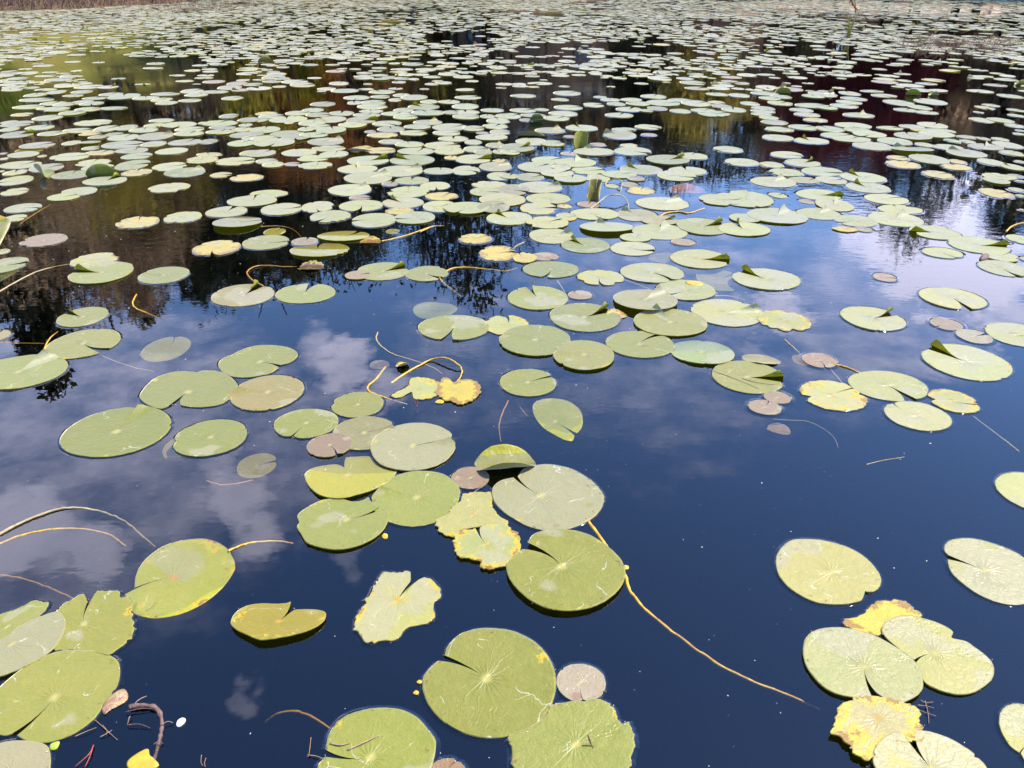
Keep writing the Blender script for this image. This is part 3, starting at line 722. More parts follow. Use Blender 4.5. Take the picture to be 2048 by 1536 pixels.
ALLPADS.sort(key=lambda p: -p['area'])
keep = []
for p in ALLPADS:                                   # the same pad read from two neighbouring views counts once
    if not any(abs(p['c'][0] - q['c'][0]) < .42 * q['a'] and abs(p['c'][1] - q['c'][1]) < .42 * q['b'] and .5 < p['a'] / q['a'] < 2 and p['zoff0'] == q['zoff0'] for q in keep):
        keep.append(p)
print('pads', len(ALLPADS), '->', len(keep))
ALLPADS = keep
for i, p in enumerate(ALLPADS):
    rr = random.Random(i * 17 + 3)
    fl = p['fl']
    kd = next((k for k in fl if k in KINDS), 'g')
    col, yl, wx, rg = KINDS[kd]
    if 'r' in fl:
        rg = max(rg, 0.035)
    j = rr.uniform(0.86, 1.14)
    h = rr.uniform(-.07, .07)
    p['kd'] = kd
    p['tint'] = (col[0] * j * (1 + h), col[1] * j, col[2] * j * rr.uniform(.8, 1.25), 1)
    p['rnd'] = rr.random()
    p['yel'] = min(1.0, yl * rr.uniform(.7, 1.3))
    p['wax_sheen'] = wx * rr.uniform(0, 1.5)
    if 'w' in fl:
        p['wax_sheen'] = 0.9
    p['rag'] = rg
    p['gap'] = 0.17 if 'G' in fl else rr.choice((0.012, 0.02, 0.05, 0.09, .14))
    p['liplift'] = rr.uniform(0.3, 1.2)
    p['bites'] = rr.choice((0, 0, 1, 2, 3))
    p['swirl'] = rr.uniform(-.5, .5)
    p['flap'] = p['poly'] is None and ('R' in fl or 'W' in fl or 'V' in fl)
    tl = 0.012
    p['tilt'] = (rr.uniform(-.012, .012), rr.uniform(-.012, .012))
    p['zoff'] = 0.0
    if 'T' in fl:                                   # near edge standing out of the water
        p['tilt'] = (0.0, -0.095)
        p['zoff'] = 0.007
    if 'S' in fl:                                   # just under the surface
        p['zoff'] = -0.004 - 0.006 * rr.random()
    if 'D' in fl:                                   # deeper
        p['zoff'] = -0.03 - 0.03 * rr.random()
    if 'H' in fl:                                   # half awash
        p['tilt'] = (0.0, -0.07)
        p['zoff'] = -0.003
    if p['flap']:
        th = R(p['notch'])
        rolled = 'R' in fl
        # crease on the far side of the notch shows the underside; on the near side, the glossy upper face
        far_side = 1 if math.cos(th) > 0 else -1
        p['flapside'] = far_side if rolled else -far_side
        p['delta'] = R(22) if rolled else R(24)
        p['phi'] = R(160) if rolled else (R(38) if 'V' in fl else R(105))
        p['bendk'] = 0.98
        p['gap'] = 0.02

PI_N = 296
heroes, rest = ALLPADS[:PI_N], ALLPADS[PI_N:]
# stacking: nearer pads lie on farther ones where they overlap
order = sorted(ALLPADS, key=lambda p: (-p['c'][1] + (0.06 if 'U' in p['fl'] else 0) - (0.08 if 'L' in p['fl'] else 0)))
placed = []
for p in order:
    lay = 0
    if p['zoff'] >= 0:
        for q in placed[-140:]:
            dx = (p['c'][0] - q['c'][0]) / (p['a'] + q['a'])
            dy = (p['c'][1] - q['c'][1]) / (p['b'] + q['b'])
            if dx * dx + dy * dy < 0.80 and q['zoff'] >= 0:
                lay = max(lay, q['lay'] + 1)
    p['lay'] = min(lay, 3)
    p['z'] = 0.0022 + 0.0026 * p['lay'] + p['zoff']
    placed.append(p)


def attrs(p, n):
    return {'tint': [p['tint']] * n, 'rnd': [p['rnd']] * n, 'yel': [p['yel']] * n, 'wax_sheen': [p['wax_sheen']] * n}


lipV, lipF = [], []


def add_lip(p):
    """meniscus: water climbing a few millimetres to the edge of the pad"""
    if p['lay'] > 0 or p['zoff'] < 0 or 'T' in p['fl']:
        return
    far = p['area'] < 2500
    B = boundary(p, 40 if far else 90)
    c = p['c']
    n = len(B)
    wd = 0.0062 if not far else 0.012
    b0 = len(lipV)
    for k, (o, z) in enumerate(((-0.003, 0.0030), (0.0008, 0.0026), (wd * .4, 0.0013), (wd, 0.0004), (wd * 1.8, 0.0001))):
        for (x, y, t) in B:
            dx, dy = x - c[0], y - c[1]
            l = math.hypot(dx, dy) + 1e-6
            lipV.append((x + dx / l * o, y + dy / l * o, z))
        if k:
            for i in range(n - 1):
                A = b0 + (k - 1) * n + i
                lipF.append((A, A + n, A + n + 1, A + 1))


GROUP = 'water lily pads floating on the pond'
for p in heroes:
    V, Fc, UV = build_pad(p)
    cx, cy, cz = p['c'][0], p['c'][1], p['z']
    V = [(x - cx, y - cy, z - cz) for x, y, z in V]
    o = link_mesh('lily_pad', V, Fc, LEAF, None, attrs(p, len(V)), UV)
    o.location = (cx, cy, cz)
    p['obj'] = o
    add_lip(p)
    if p['flap']:
        V, Fc, UV = build_flap(p)
        V = [(x - cx, y - cy, z - cz) for x, y, z in V]
        a = attrs(p, len(V))
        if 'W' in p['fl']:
            a['tint'] = [(p['tint'][0] * .6 + .16, p['tint'][1] * .6 + .17, p['tint'][2] * .6 + .13, 1)] * len(V)  # raised lobe greyed and lightened in colour to imitate its silvery glint
            a['wax_sheen'] = [0.6] * len(V)
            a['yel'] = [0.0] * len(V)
        f = link_mesh('folded_lobe', V, Fc, LEAF, o, a, UV)
        f['label'] = 'lobe rolled up showing its dark olive underside' if 'R' in p['fl'] else 'glossy lobe curling up beside the notch'

# ---- labels: every pad is found from a landmark near it
ANCHORS = [(365, 1152, 'large sunken olive pad'), (555, 1245, 'tilted olive leaf in open water'), (795, 1215, 'heart-shaped tattered pad'), (1130, 1146, 'big pad with the open wedge'),
           (978, 1370, 'largest pad with the long slit'), (1656, 1145, 'lone oval pad at the right'), (1800, 1452, 'rotting bright yellow pad'), (1010, 922, 'folded yellow leaf'), (1115, 838, 'tilted sunken olive pad'),
           (915, 785, 'tattered yellow leaf by the stem loop'), (232, 868, 'large creased pad at the left'), (907, 657, 'pad with the dark heart notch'), (1500, 760, 'pad with the twig on it'), (1405, 705, 'bluish half-sunk pad'),
           (1298, 604, 'olive pad with the silver lobe'), (1533, 560, 'lone pad with the dark rolled lobe'), (1768, 556, 'tiny brown pad on blue water'), (1933, 727, 'large pale pad with the rolled lobe'), (1190, 382, 'leaf rolled up on end'),
           (1230, 400, 'arching bent stem'), (1000, 507, 'orange-edged pad with a stalk on it'), (640, 500, 'half-awash green pad'), (475, 447, 'high-riding olive pad'), (433, 497, 'yellow scalloped pad with burnt notch'),
           (277, 446, 'bright yellow scalloped pad'), (10, 465, 'big curled leaf at the left edge'), (85, 345, 'green leaf bent upright'), (208, 347, 'dark green folded leaf'), (1072, 238, 'dark green curled leaf'), (1060, 268, 'bright half-rolled leaf'),
           (1163, 288, 'small yellow upright leaf'), (1826, 188, 'bright green folded leaf'), (745, 300, 'bright orange leaf'), (820, 428, 'orange leaf between two pale pads'), (1555, 433, 'pad with the crumpled silver lobe'), (1405, 453, 'bright green rolled-lobe pad'), (490, 592, 'olive tan pad with the dark slit'),
           (205, 547, 'smooth pad before the scalloped one'), (87, 482, 'pinkish torn pad'), (1825, 297, 'dull pad with a dark raised lobe over red reflections'), (1876, 350, 'pale pad with orange right end'), (1993, 387, 'yellow-edged pad at the right edge'), (1965, 308, 'lobed pad at the far right edge')]
COND = {'j': 'sunken golden', 'c': 'bluish green', 'q': 'tilted olive', 'g': 'flat green', 'p': 'pale flat', 'f': 'dull olive', 'b': 'small brownish', 'y': 'ragged yellow-edged', 'Y': 'decaying yellow', 'o': 'half-sunk olive'}
ORD = ['nearest', 'second', 'third', 'fourth', 'fifth', 'sixth', 'seventh', 'eighth', 'ninth', 'tenth', 'eleventh', 'twelfth', 'thirteenth', 'fourteenth', 'fifteenth']
pc = {id(p): ((p['box'][0] + p['box'][2]) / 2, (p['box'][1] + p['box'][3]) / 2) for p in heroes}


def sector(dx, dy):
    dy *= 2.2
    if abs(dx) > abs(dy):
        return 'to the right of' if dx > 0 else 'to the left of'
    return 'in front of' if dy > 0 else 'behind'


tables = []
for ax, ay, phrase in ANCHORS:
    t = {}
    for p in heroes:
        x, y = pc[id(p)]
        if abs(x - ax) < 12 and abs(y - ay) < 10:
            continue
        t.setdefault(sector(x - ax, y - ay), []).append((math.hypot(x - ax, 2.2 * (y - ay)), id(p)))
    rk = {}
    for sname, l in t.items():
        l.sort()
        for r_, (d_, pid) in enumerate(l):
            rk[pid] = (r_, sname, d_)
    tables.append((phrase, rk))
used_l = set()
for p in heroes:
    o = p['obj']
    lab = p.get('label')
    if not lab:
        lab = None
        best = sorted((rk[id(p)][0] * 40 + rk[id(p)][2], ph, rk[id(p)]) for ph, rk in tables if id(p) in rk)
        cond = COND[p['kd']]
        if 'R' in p['fl']:
            cond += ' rolled-lobe'
        elif 'W' in p['fl']:
            cond += ' raised-lobe'
        for _, ph, (r_, sname, _d) in best:
            if r_ < len(ORD):
                t = f'{cond} pad, {ORD[r_]} {sname} the {ph}'
                if len(t.split()) > 16:
                    t = f'{cond.split()[-1]} pad, {ORD[r_]} {sname} the {ph}'
                if t not in used_l and len(t.split()) <= 16:
                    lab = t
                    break
    used_l.add(lab)
    if not lab:
        print('NOLABEL', pc[id(p)], p['fl'], p['box'])
    tag(o, lab, 'lily pad', GROUP)

# ---- everything smaller and farther: one mass of pads
FV, FF, FU = [], [], []
FA = {'tint': [], 'rnd': [], 'yel': [], 'wax_sheen': []}


def add_far(p, far=True):
    V, Fc, UV = build_pad(p, far)
    b = len(FV)
    FV.extend(V)
    FU.extend(UV)
    FF.extend([tuple(b + i for i in f) for f in Fc])
    for k, v in attrs(p, len(V)).items():
        FA[k].extend(v)
    if p['flap']:
        V, Fc, UV = build_flap(p)
        b = len(FV)
        FV.extend(V)
        FU.extend(UV)
        FF.extend([tuple(b + i for i in f) for f in Fc])
        for k, v in attrs(p, len(V)).items():
            FA[k].extend(v)


for p in rest:
    p['area'] = 1000
    add_far(p)
    add_lip(p)

# open water, where few or no pads float: ellipses (centre, half-axes) as seen in the photograph, brought down to the water
HOLES = [(320, 150, 160, 38, .93), (440, 205, 150, 16, .9), (650, 145, 90, 22, .8), (60, 215, 60, 30, .6), (930, 72, 60, 10, .95), (1090, 108, 90, 20, .85), (1290, 92, 80, 14, .85), (1640, 100, 90, 14, .9), (1800, 130, 190, 20, .85),
         (1950, 160, 130, 30, .85), (1980, 205, 110, 25, .85), (1690, 165, 70, 16, .7), (700, 62, 90, 14, .6), (1430, 110, 60, 14, .7), (760, 130, 60, 16, .7), (230, 80, 140, 16, .55), (560, 185, 80, 18, .9), (1000, 150, 60, 18, .7), (1290, 235, 160, 14, .7), (900, 50, 120, 8, .5), (1550, 62, 60, 6, .7), (1320, 50, 70, 6, .6), (1840, 38, 260, 20, .55), (1560, 20, 200, 8, .5), (860, 30, 240, 14, .45)]
rs = random.Random(11)
cells = {}


def free(x, y, r):
    cs = 0.5
    i0, j0 = int(x // cs), int(y // cs)
    for i in range(i0 - 1, i0 + 2):
        for j in range(j0 - 1, j0 + 2):
            for (u, v, q) in cells.get((i, j), ()):
                if (x - u) ** 2 + (y - v) ** 2 < ((r + q) * 0.80) ** 2:
                    return False
    return True


def occupy(x, y, r):
    cells.setdefault((int(x // 0.5), int(y // 0.5)), []).append((x, y, r))


for p in ALLPADS:
    occupy(p['c'][0], p['c'][1], p['a'])
ymin = unp(1024, 184)[1]
count = 0
for k in range(60000):
    # even over the water, a little past both sides of the view
    yy = math.sqrt(rs.uniform(ymin ** 2, 46.0 ** 2))
    xx = rs.uniform(-0.80, 0.80) * yy
    px, py = proj(xx, yy)
    if py > 184 or yy < ymin:
        continue
    if 0 <= px <= 2048 and py > 178 and not (300 < px < 1500 or px > 1850):
        pass
    dens_ = 1.0
    for (hx, hy, ha, hb, hd) in HOLES:
        q = ((px - hx) / ha) ** 2 + ((py - hy) / hb) ** 2
        q *= 1 + 0.8 * mnoise.noise(Vector((px * .02, py * .06, 0)))
        if q < 1:
            dens_ = min(dens_, 1 - hd)
    dens_ *= max(.04, 0.62 + 1.25 * mnoise.noise(Vector((xx * .42, yy * .30, 3))) + .5 * mnoise.noise(Vector((xx * 1.1, yy * .8, 8))))
    if px < 330 and py < 60:
        dens_ = max(dens_, .7)
    if rs.random() > dens_:
        continue
    r_ = rs.choice((rs.uniform(.06, .12), rs.uniform(.10, .17), rs.uniform(.13, .20)))
    if not free(xx, yy, r_):
        continue
    occupy(xx, yy, r_)
    kd = rs.choices(['p', 'f', 'y', 'g', 'b', 'Y'], [60, 10, 9, 6, 5, 3])[0]
    col, yl, wx, rg = KINDS[kd]
    jj = rs.uniform(1.1, 1.5)  # far leaves lightened in colour to carry the bleaching sun glare
    q = dict(c=[xx, yy], a=r_, b=r_ * rs.uniform(.95, 1.35), notch=rs.uniform(0, 360), fl=kd, poly=None, area=500, tint=(col[0] * jj * 1.04, col[1] * jj * rs.uniform(.93, 1.0), (col[2] + (.05 if kd in 'pg' else 0)) * jj * rs.uniform(.8, 1.3), 1), rnd=rs.random(), yel=yl, wax_sheen=wx * rs.random(),
             rag=rg, gap=rs.choice((.03, .05, .12, .3)), liplift=1, flap=False, tilt=(0.0, 0.0), z=rs.choice((.0015, .004)), lay=0, zoff=0, delta=0, flapside=1)
    u = rs.random()
    if u < .10 and yy < 25:
        q.update(flap=True, fl=kd + 'W', flapside=1, delta=R(34), phi=R(85), bendk=.5, gap=.02, notch=rs.uniform(20, 160))
    elif u < .16 and yy < 25:
        q.update(flap=True, fl=kd + 'R', flapside=-1 if math.cos(R(q['notch'])) < 0 else 1, delta=R(24), phi=R(150), bendk=.95, gap=.02)
    elif u < .40:
        q['tilt'] = (rs.uniform(-.03, .03), rs.uniform(-.01, .05))
        q['z'] += 0.006
    add_far(q)
    count += 1
print('far pads', count)

far_o = link_mesh('lily_pad_mat', FV, FF, LEAF, None, FA, FU)
tag(far_o, 'dense far mat of hundreds of small pale lily pads', 'lily pads', None, 'stuff')

# ------------------------------------------------------------------ curled and folded leaves
def bent_leaf(name, px, r, axis, bend, label, pitch=0.0, roll=0.0, z=0.0, kind='g', ratio=1.0, yel=.1, skew=0.0, group=None, tint=None, flat=0.0, rag=.008):
    """a round leaf bent like a trough about a line through its middle (axis, degrees), then tipped and set in the water"""
    rr = random.Random(int(px[0] * 7 + px[1]))
    c = unp(px[0], px[1])
    col = tint or KINDS[kind][0]
    V, Fc, UV = [], [], []
    n, rings = 96, (0.06, .2, .36, .52, .68, .82, .93, 1.0)
    A = R(axis)
    seed = rr.random() * 40
    from mathutils import Matrix
    M = Matrix.Rotation(A, 3, 'Z') @ Matrix.Rotation(R(roll), 3, 'X') @ Matrix.Rotation(R(pitch), 3, 'Y')
    B = R(bend)
    K = B / (2 * r)

    def put(rho, t):
        q = abs((t - PI + PI) % (2 * PI) - PI)
        k = 1 - .10 * math.exp(-(q / .16) ** 2) + rag * mnoise.noise(Vector((math.cos(t) * 7, math.sin(t) * 7, seed))) + .02 * mnoise.noise(Vector((math.cos(t) * 2, math.sin(t) * 2, seed)))
        u, v = rho * r * k * math.cos(t) * ratio, rho * r * k * math.sin(t) + skew * r
        vv = max(0.0, abs(v) - flat * r) * (1 if v > 0 else -1)
        fl_ = v - vv
        y = fl_ + math.sin(K * vv) / K
        zz = (1 - math.cos(K * vv)) / K
        zz += r * 0.035 * mnoise.noise(Vector((u / r * 2.2, v / r * 2.2, seed + 5)))
        w_ = M @ Vector((u, y, zz))
        V.append((w_.x, w_.y, w_.z + z))
        UV.append((rho * math.cos(t), rho * math.sin(t), 0))
    put(0, 0)
    for rho in rings:
        for i in range(n):
            put(rho, 0.02 + (2 * PI - .04) * i / (n - 1))
    for i in range(n - 1):
        Fc.append((0, 1 + i, 2 + i))
    for k in range(len(rings) - 1):
        for i in range(n - 1):
            a = 1 + k * n + i
            Fc.append((a, a + n, a + n + 1, a + 1))
    m = len(V)
    o = link_mesh(name, V, Fc, LEAF, None, {'tint': [(*col, 1)] * m, 'rnd': [rr.random()] * m, 'yel': [yel] * m, 'wax_sheen': [0.0] * m}, UV)
    sol = o.modifiers.new('thickness', 'SOLIDIFY')
    sol.thickness = 0.0011
    sol.offset = -1
    o.location = (c[0], c[1], 0)
    tag(o, label, 'curled leaf', group)
    return o


GC = 'lily leaves curled up out of the water'
bent_leaf('curled_leaf', (1010, 928), .108, 8, 118, 'yellow olive leaf folded lengthwise like a taco beside the big round pad', roll=-12, z=-.008, tint=(.30, .27, .014), ratio=1.05, yel=.25, group=GC)
bent_leaf('curled_leaf', (1190, 398), .105, 70, 255, 'brown and green leaf rolled into an upright tube, mirrored in the water', pitch=-62, roll=0, z=.055, tint=(.20, .17, .03), ratio=.95, group=GC)
bent_leaf('curled_leaf', (-10, 500), .15, 96, 150, 'big yellow-green curled leaf standing at the left edge', pitch=-40, roll=20, z=.10, tint=(.19, .20, .02), yel=.4, group=GC)
bent_leaf('curled_leaf', (1522, 717), .074, -16, 30, 'narrow yellow-green leaf seen edge-on, floating by the bluish half-sunk pad', roll=-10, z=-.006, tint=(.34, .28, .012), ratio=1.2, flat=.3, group=GC)
bent_leaf('curled_leaf', (86, 352), .10, -30, 190, 'green leaf bent upright with its dark reflection below, far left', pitch=18, roll=-35, z=.02, tint=(.16, .19, .02), group=GC)
bent_leaf('curled_leaf', (206, 352), .13, 12, 200, 'dark green folded leaf standing between pale pads at the far left', roll=-30, z=.0, tint=(.16, .19, .02), group=GC)
bent_leaf('curled_leaf', (1072, 243), .082, 20, 190, 'dark green curled leaf standing up in the middle of the crowd', roll=-35, z=.02, tint=(.10, .14, .015), group=GC)
bent_leaf('curled_leaf', (1062, 272), .15, -8, 70, 'bright green half-rolled leaf below the dark curled one', roll=-12, z=.004, tint=(.17, .22, .02), group=GC)
bent_leaf('curled_leaf', (1163, 292), .10, 75, 160, 'small yellow-green leaf tip standing upright behind the pale pads', pitch=-65, z=.05, tint=(.28, .27, .02), group=GC)
bent_leaf('curled_leaf', (1826, 191), .10, -28, 200, 'bright yellow-green folded leaf standing among white pads at the far right', roll=-20, z=.01, tint=(.30, .33, .02), group=GC)
bent_leaf('curled_leaf', (1565, 186), .11, -2, 210, 'thin olive folded leaf among white pads at the upper right', roll=-15, z=.0, tint=(.25, .26, .02), group=GC)
bent_leaf('curled_leaf', (530, 127), .13, 25, 190, 'large olive curled leaf standing far off at the upper left', roll=-25, z=.02, tint=(.16, .15, .02), group=GC)
bent_leaf('curled_leaf', (1867, 192), .07, 15, 200, 'small olive curled leaf right of the bright folded one', roll=-20, z=.01, tint=(.22, .24, .03), group=GC)
bent_leaf('curled_leaf', (2040, 170), .08, 8, 200, 'olive curled leaf at the right edge far off', roll=-20, z=.01, tint=(.26, .25, .02), group=GC)
bent_leaf('orange_leaf', (722, 299), .14, -6, 50, 'bright orange decaying leaf floating over the brown reflection', roll=-6, z=-.006, tint=(.55, .27, .008), yel=.8, rag=.05, group=GC)
bent_leaf('orange_leaf', (1233, 630), .055, 30, 60, 'rotten orange leaf beside the round rolled-lobe pad', roll=6, z=-.004, tint=(.50, .20, .03), yel=.9, rag=.12, group='rotting leaf scraps on the water')
bent_leaf('orange_leaf', (805, 733), .03, 30, 110, 'crumpled brown-yellow leaf scrap near the stem crossing', roll=-20, z=.006, tint=(.40, .26, .05), yel=.9, rag=.12, group='rotting leaf scraps on the water')
bent_leaf('sunken_leaf', (758, 722), .045, 10, 30, 'translucent purplish dead leaf sunk next to the leaf scrap', z=-.022, tint=(.16, .10, .10), rag=.06, group='rotting leaf scraps on the water')
bent_leaf('sunken_leaf', (1560, 845), .042, -30, 50, 'brown sunken leaf under the two small brown pads', z=-.035, tint=(.34, .21, .14), ratio=1.1, rag=.05, group='rotting leaf scraps on the water')
bent_leaf('sunken_leaf', (1612, 695), .055, 60, 40, 'faint brownish sunken leaf above the brown pad on a yellow stalk', z=-.07, tint=(.40, .26, .13), group='rotting leaf scraps on the water')
bent_leaf('sunken_leaf', (1375, 375), .15, 0, 40, 'reddish sunken leaf in front of two pale pads', z=-.03, tint=(.40, .12, .05), rag=.05, group='rotting leaf scraps on the water')
bent_leaf('sunken_leaf', (740, 482), .07, 0, 60, 'brown rotting leaf tangle where an orange stem ends', z=-.006, tint=(.36, .16, .08), yel=.9, rag=.14, group='rotting leaf scraps on the water')
bent_leaf('sunken_leaf', (622, 534), .075, 0, 60, 'dark brown rotting tangle in black water behind the pair of pads', z=-.004, tint=(.12, .06, .04), yel=.5, rag=.16, group='rotting leaf scraps on the water')
bent_leaf('sunken_leaf', (870, 605), .12, 70, 30, 'pale blue-green sunken leaf under the dark tree reflection', z=-.05, tint=(.34, .38, .14), group='rotting leaf scraps on the water')

# ------------------------------------------------------------------ stems
GS = 'loose lily stems in the water'


def stem(ox, oy, s, pts, z, label, m=STEM_Y, r=0.0036, r1=None):
    P = []
    for i, (x, y) in enumerate(pts):
        f = i / (len(pts) - 1)
        if isinstance(z, (int, float)):
            zz = z
        else:
            t = f * (len(z) - 1)
            j = min(int(t), len(z) - 2)
            zz = z[j] + (z[j + 1] - z[j]) * (t - j)
        if 0 < zz < .02:
            zz *= .45
        X, Y = unp(ox + x / s, oy + y / s, zz)
        P.append((X, Y, zz))
    o0 = Vector((P[0][0], P[0][1], 0))
    kk = [Vector(p) - o0 for p in P]
    kk = catmull(kk, (len(kk) - 1) * 4 + 1, False)
    for i, q in enumerate(kk):                       # slight kinks, as a stalk has
        q += Vector((mnoise.noise(Vector((i * .8, ox + x, 1))), mnoise.noise(Vector((i * .8, oy + y, 5))), 0)) * r * .7
    V, Fc = tube(kk, r * .92, (r1 or r) * .62, 8, 3, wob=.3)
    o = link_mesh('lily_stalk', V, Fc, m)
    o.location = o0
    tag(o, label, 'stalk', GS)
    return o


full = (0, 0, 1)
stem(*full, [(1172, 1036), (1195, 1068), (1225, 1110), (1250, 1152), (1262, 1185), (1300, 1228), (1360, 1275), (1430, 1325), (1510, 1365), (1580, 1392), (1640, 1420)], (-.002, .001, .001, -.004, -.012, -.03, -.06), 'long yellow orange stem trailing from the big round pads into deep water', STEM_Y, .0064, .0056)
stem(0, 1000, 2.866, [(-20, 205), (0, 195), (100, 140), (230, 85), (340, 52), (440, 45), (560, 62), (660, 95), (740, 140), (820, 210), (890, 270)], (.004, .008, .006, -.004, -.03, -.06), 'upper pinkish stem arching in from the left edge', STEM_P, .0055, .004)
stem(0, 1000, 2.866, [(-20, 256), (0, 250), (100, 210), (220, 180), (340, 165), (460, 165), (560, 180), (640, 205), (720, 265)], (-.004, -.003, .0, -.006, -.03, -.05), 'lower yellow stem curving in from the left edge', STEM_Y, .004)
stem(0, 1000, 2.866, [(-20, 430), (0, 432), (100, 445), (220, 480), (320, 520), (420, 565)], (-.03, -.025, -.02), 'sunken dull stem behind the scalloped pads at the left edge', STEM, .004)
stem(0, 1000, 2.866, [(1310, 292), (1330, 282), (1400, 255), (1480, 240), (1600, 237), (1680, 250)], (.004, .002, -.006, -.03), 'short yellow stem leaving the large sunken olive pad', STEM_Y, .0042)
stem(0, 1000, 2.866, [(1520, 1280), (1560, 1245), (1610, 1220), (1690, 1212), (1770, 1235), (1840, 1275), (1915, 1330)], (-.07, -.035, -.02, -.008, -.002), 'curved brown stem reaching the bottom pad with the twig', STEM, .0042)
stem(500, 580, 2.7307, [(697, 232), (690, 270), (720, 310), (780, 350), (860, 375), (940, 400), (1010, 430), (1050, 460)], (.004, .002, .001, -.006, -.03), 'thin curved stem above the stem loop', STEM_P, .0038)
stem(500, 580, 2.7307, [(770, 510), (850, 455), (930, 410), (990, 380), (1060, 370), (1120, 395), (1155, 430), (1152, 470), (1125, 505)], (-.006, .003, .012, .024, .022, .012, .0), 'thick yellow stem looping over the tattered yellow leaf', STEM_Y, .0055, .0045)
stem(500, 580, 2.7307, [(740, 420), (690, 485), (645, 525), (650, 552), (700, 575), (760, 595), (860, 625)], (-.012, .0, .008, .006, .002, -.02), 'hooked yellow brown stem behind the small slit pad', STEM_Y, .0055, .004)
stem(380, 350, 3.9385, [(575, 875), (540, 855), (500, 835), (460, 795), (450, 765), (480, 735), (540, 715), (640, 713), (740, 722), (840, 722)], (.004, .008, .016, .014, .004, -.004), 'orange hooked stem in black water at the left', STEM, .0055, .004)
stem(380, 350, 3.9385, [(1510, 522), (1640, 492), (1750, 460), (1860, 420), (1930, 402), (2000, 400)], (-.002, .004, .004, -.006, -.02), 'straight orange stem over the dark tree reflection', STEM_Y, .0045)
stem(380, 350, 3.9385, [(560, 408), (600, 404), (700, 402), (790, 420), (840, 450), (875, 490)], (.0, .001, -.004, -.02), 'thin olive stem behind the lone oval pad', STEM, .0036)
stem(850, 350, 3.9385, [(1305, 266), (1370, 215), (1430, 170), (1500, 155), (1560, 170), (1595, 215), (1607, 276)], (.0, .035, .055, .03, .0), 'pale stem arching clear of the water', STEM_P, .0065, .0055)
stem(850, 350, 3.9385, [(1420, 78), (1440, 50), (1490, 32), (1530, 35), (1555, 65), (1547, 100), (1540, 140)], (.0, .03, .045, .025, .0), 'smaller pale stem arch behind the big arch', STEM_P, .0055)
stem(850, 350, 3.9385, [(165, 758), (230, 732), (330, 727), (430, 735), (540, 748), (640, 755), (725, 732)], (.004, .006, .002, -.006, -.02), 'orange stem running right from the notched pad', STEM_Y, .005, .004)
stem(850, 350, 3.9385, [(108, 800), (150, 855), (210, 900), (290, 960)], (.002, -.004, -.03), 'short orange stem sinking from the notched pad', STEM_Y, .0045)
stem(850, 350, 3.9385, [(-40, 445), (0, 430), (60, 405), (140, 400)], (.001, .001, -.006), 'orange stem tip beside the pale pads', STEM_Y, .005)
stem(850, 350, 3.9385, [(660, 608), (690, 585), (720, 560), (780, 530)], (.01, .02, .035, .045), 'bent pale stalk standing on the orange-edged pad', STEM_P, .006)
stem(850, 350, 3.9385, [(1040, 835), (1070, 875), (1100, 925)], (-.008, -.004, -.004), 'pale stem between two pads in the middle', STEM_P, .004)
stem(850, 350, 3.9385, [(1850, 330), (1900, 300), (2000, 288), (2080, 300), (2200, 262)], (.004, .012, .01, .0), 'yellow stem crossing between pale pads', STEM_Y, .0065)
stem(0, 350, 3.9385, [(-30, 930), (0, 915), (120, 845), (280, 765), (420, 725), (570, 698)], (.001, .002, .001, -.008), 'straight tan stem running in from the left edge', STEM_P, .0045)
stem(0, 350, 3.9385, [(160, 385), (215, 345), (300, 290), (395, 233)], (-.006, -.001, -.004), 'thin brown stem slanting between far left pads', STEM, .004)
stem(0, 350, 3.9385, [(1075, 942), (1045, 1000), (1065, 1045), (1140, 1080), (1230, 1118)], (.008, .004, .001, -.01), 'small yellow crooked stem in dark water at the left', STEM_Y, .0042)
stem(0, 350, 3.9385, [(-30, 1318), (0, 1320), (150, 1325), (345, 1328)], (-.002, -.003, -.006), 'horizontal brown stem at the left edge', STEM, .004)
stem(0, 350, 3.9385, [(345, 1385), (370, 1320), (410, 1270), (455, 1235)], (.003, .002, -.008), 'yellow stem beside the torn yellow-green pad', STEM_Y, .004)
stem(1550, 400, 3.0723, [(372, 1012), (440, 1028), (515, 1060)], (.003, .004, .002), 'yellow stalk joining a small brown pad to a green one', STEM_Y, .0058)
stem(1550, 400, 3.0723, [(1190, 1308), (1290, 1385), (1390, 1460), (1500, 1545)], (-.012, -.004, .001), 'straight pale stem running to the right edge', STEM_P, .0032)
stem(1550, 400, 3.0723, [(60, 860), (105, 900), (150, 940)], (.001, .001, -.006), 'short tan stem bit above a brown pad', STEM_P, .0042)
stem(1550, 400, 3.0723, [(340, 1040), (380, 1085), (418, 1130)], (-.012, -.008, -.01), 'faint stem under the water below a brown pad', STEM_P, .0036)
stem(1550, 400, 3.0723, [(1420, 195), (1450, 165), (1500, 145), (1560, 132)], (.0, .006, .004), 'yellow stem at the right edge in dark water', STEM_Y, .006)
stem(1150, 480, 3.6564, [(1020, 408), (1100, 408), (1180, 420), (1240, 440)], (-.001, -.003, -.012), 'thin pale stem beside the yellow-patched pad', STEM_P, .003)
stem(1150, 480, 3.6564, [(365, 295), (470, 330), (580, 375)], (-.003, -.002, -.003), 'thin pale stem between ragged pad and lifted olive pad', STEM_P, .0034)
stem(1150, 480, 3.6564, [(1450, 1310), (1560, 1318), (1690, 1325), (1800, 1370), (1890, 1440), (1925, 1520)], (-.012, -.01, -.02, -.035), 'thread-like pale stem over a brown sunken leaf', STEM_P, .0018)
stem(500, 580, 2.7307, [(1410, 605), (1380, 670), (1360, 740), (1370, 830)], (-.008, -.02, -.05), 'sunken green stem below the lone oval pad', STEM, .0035)
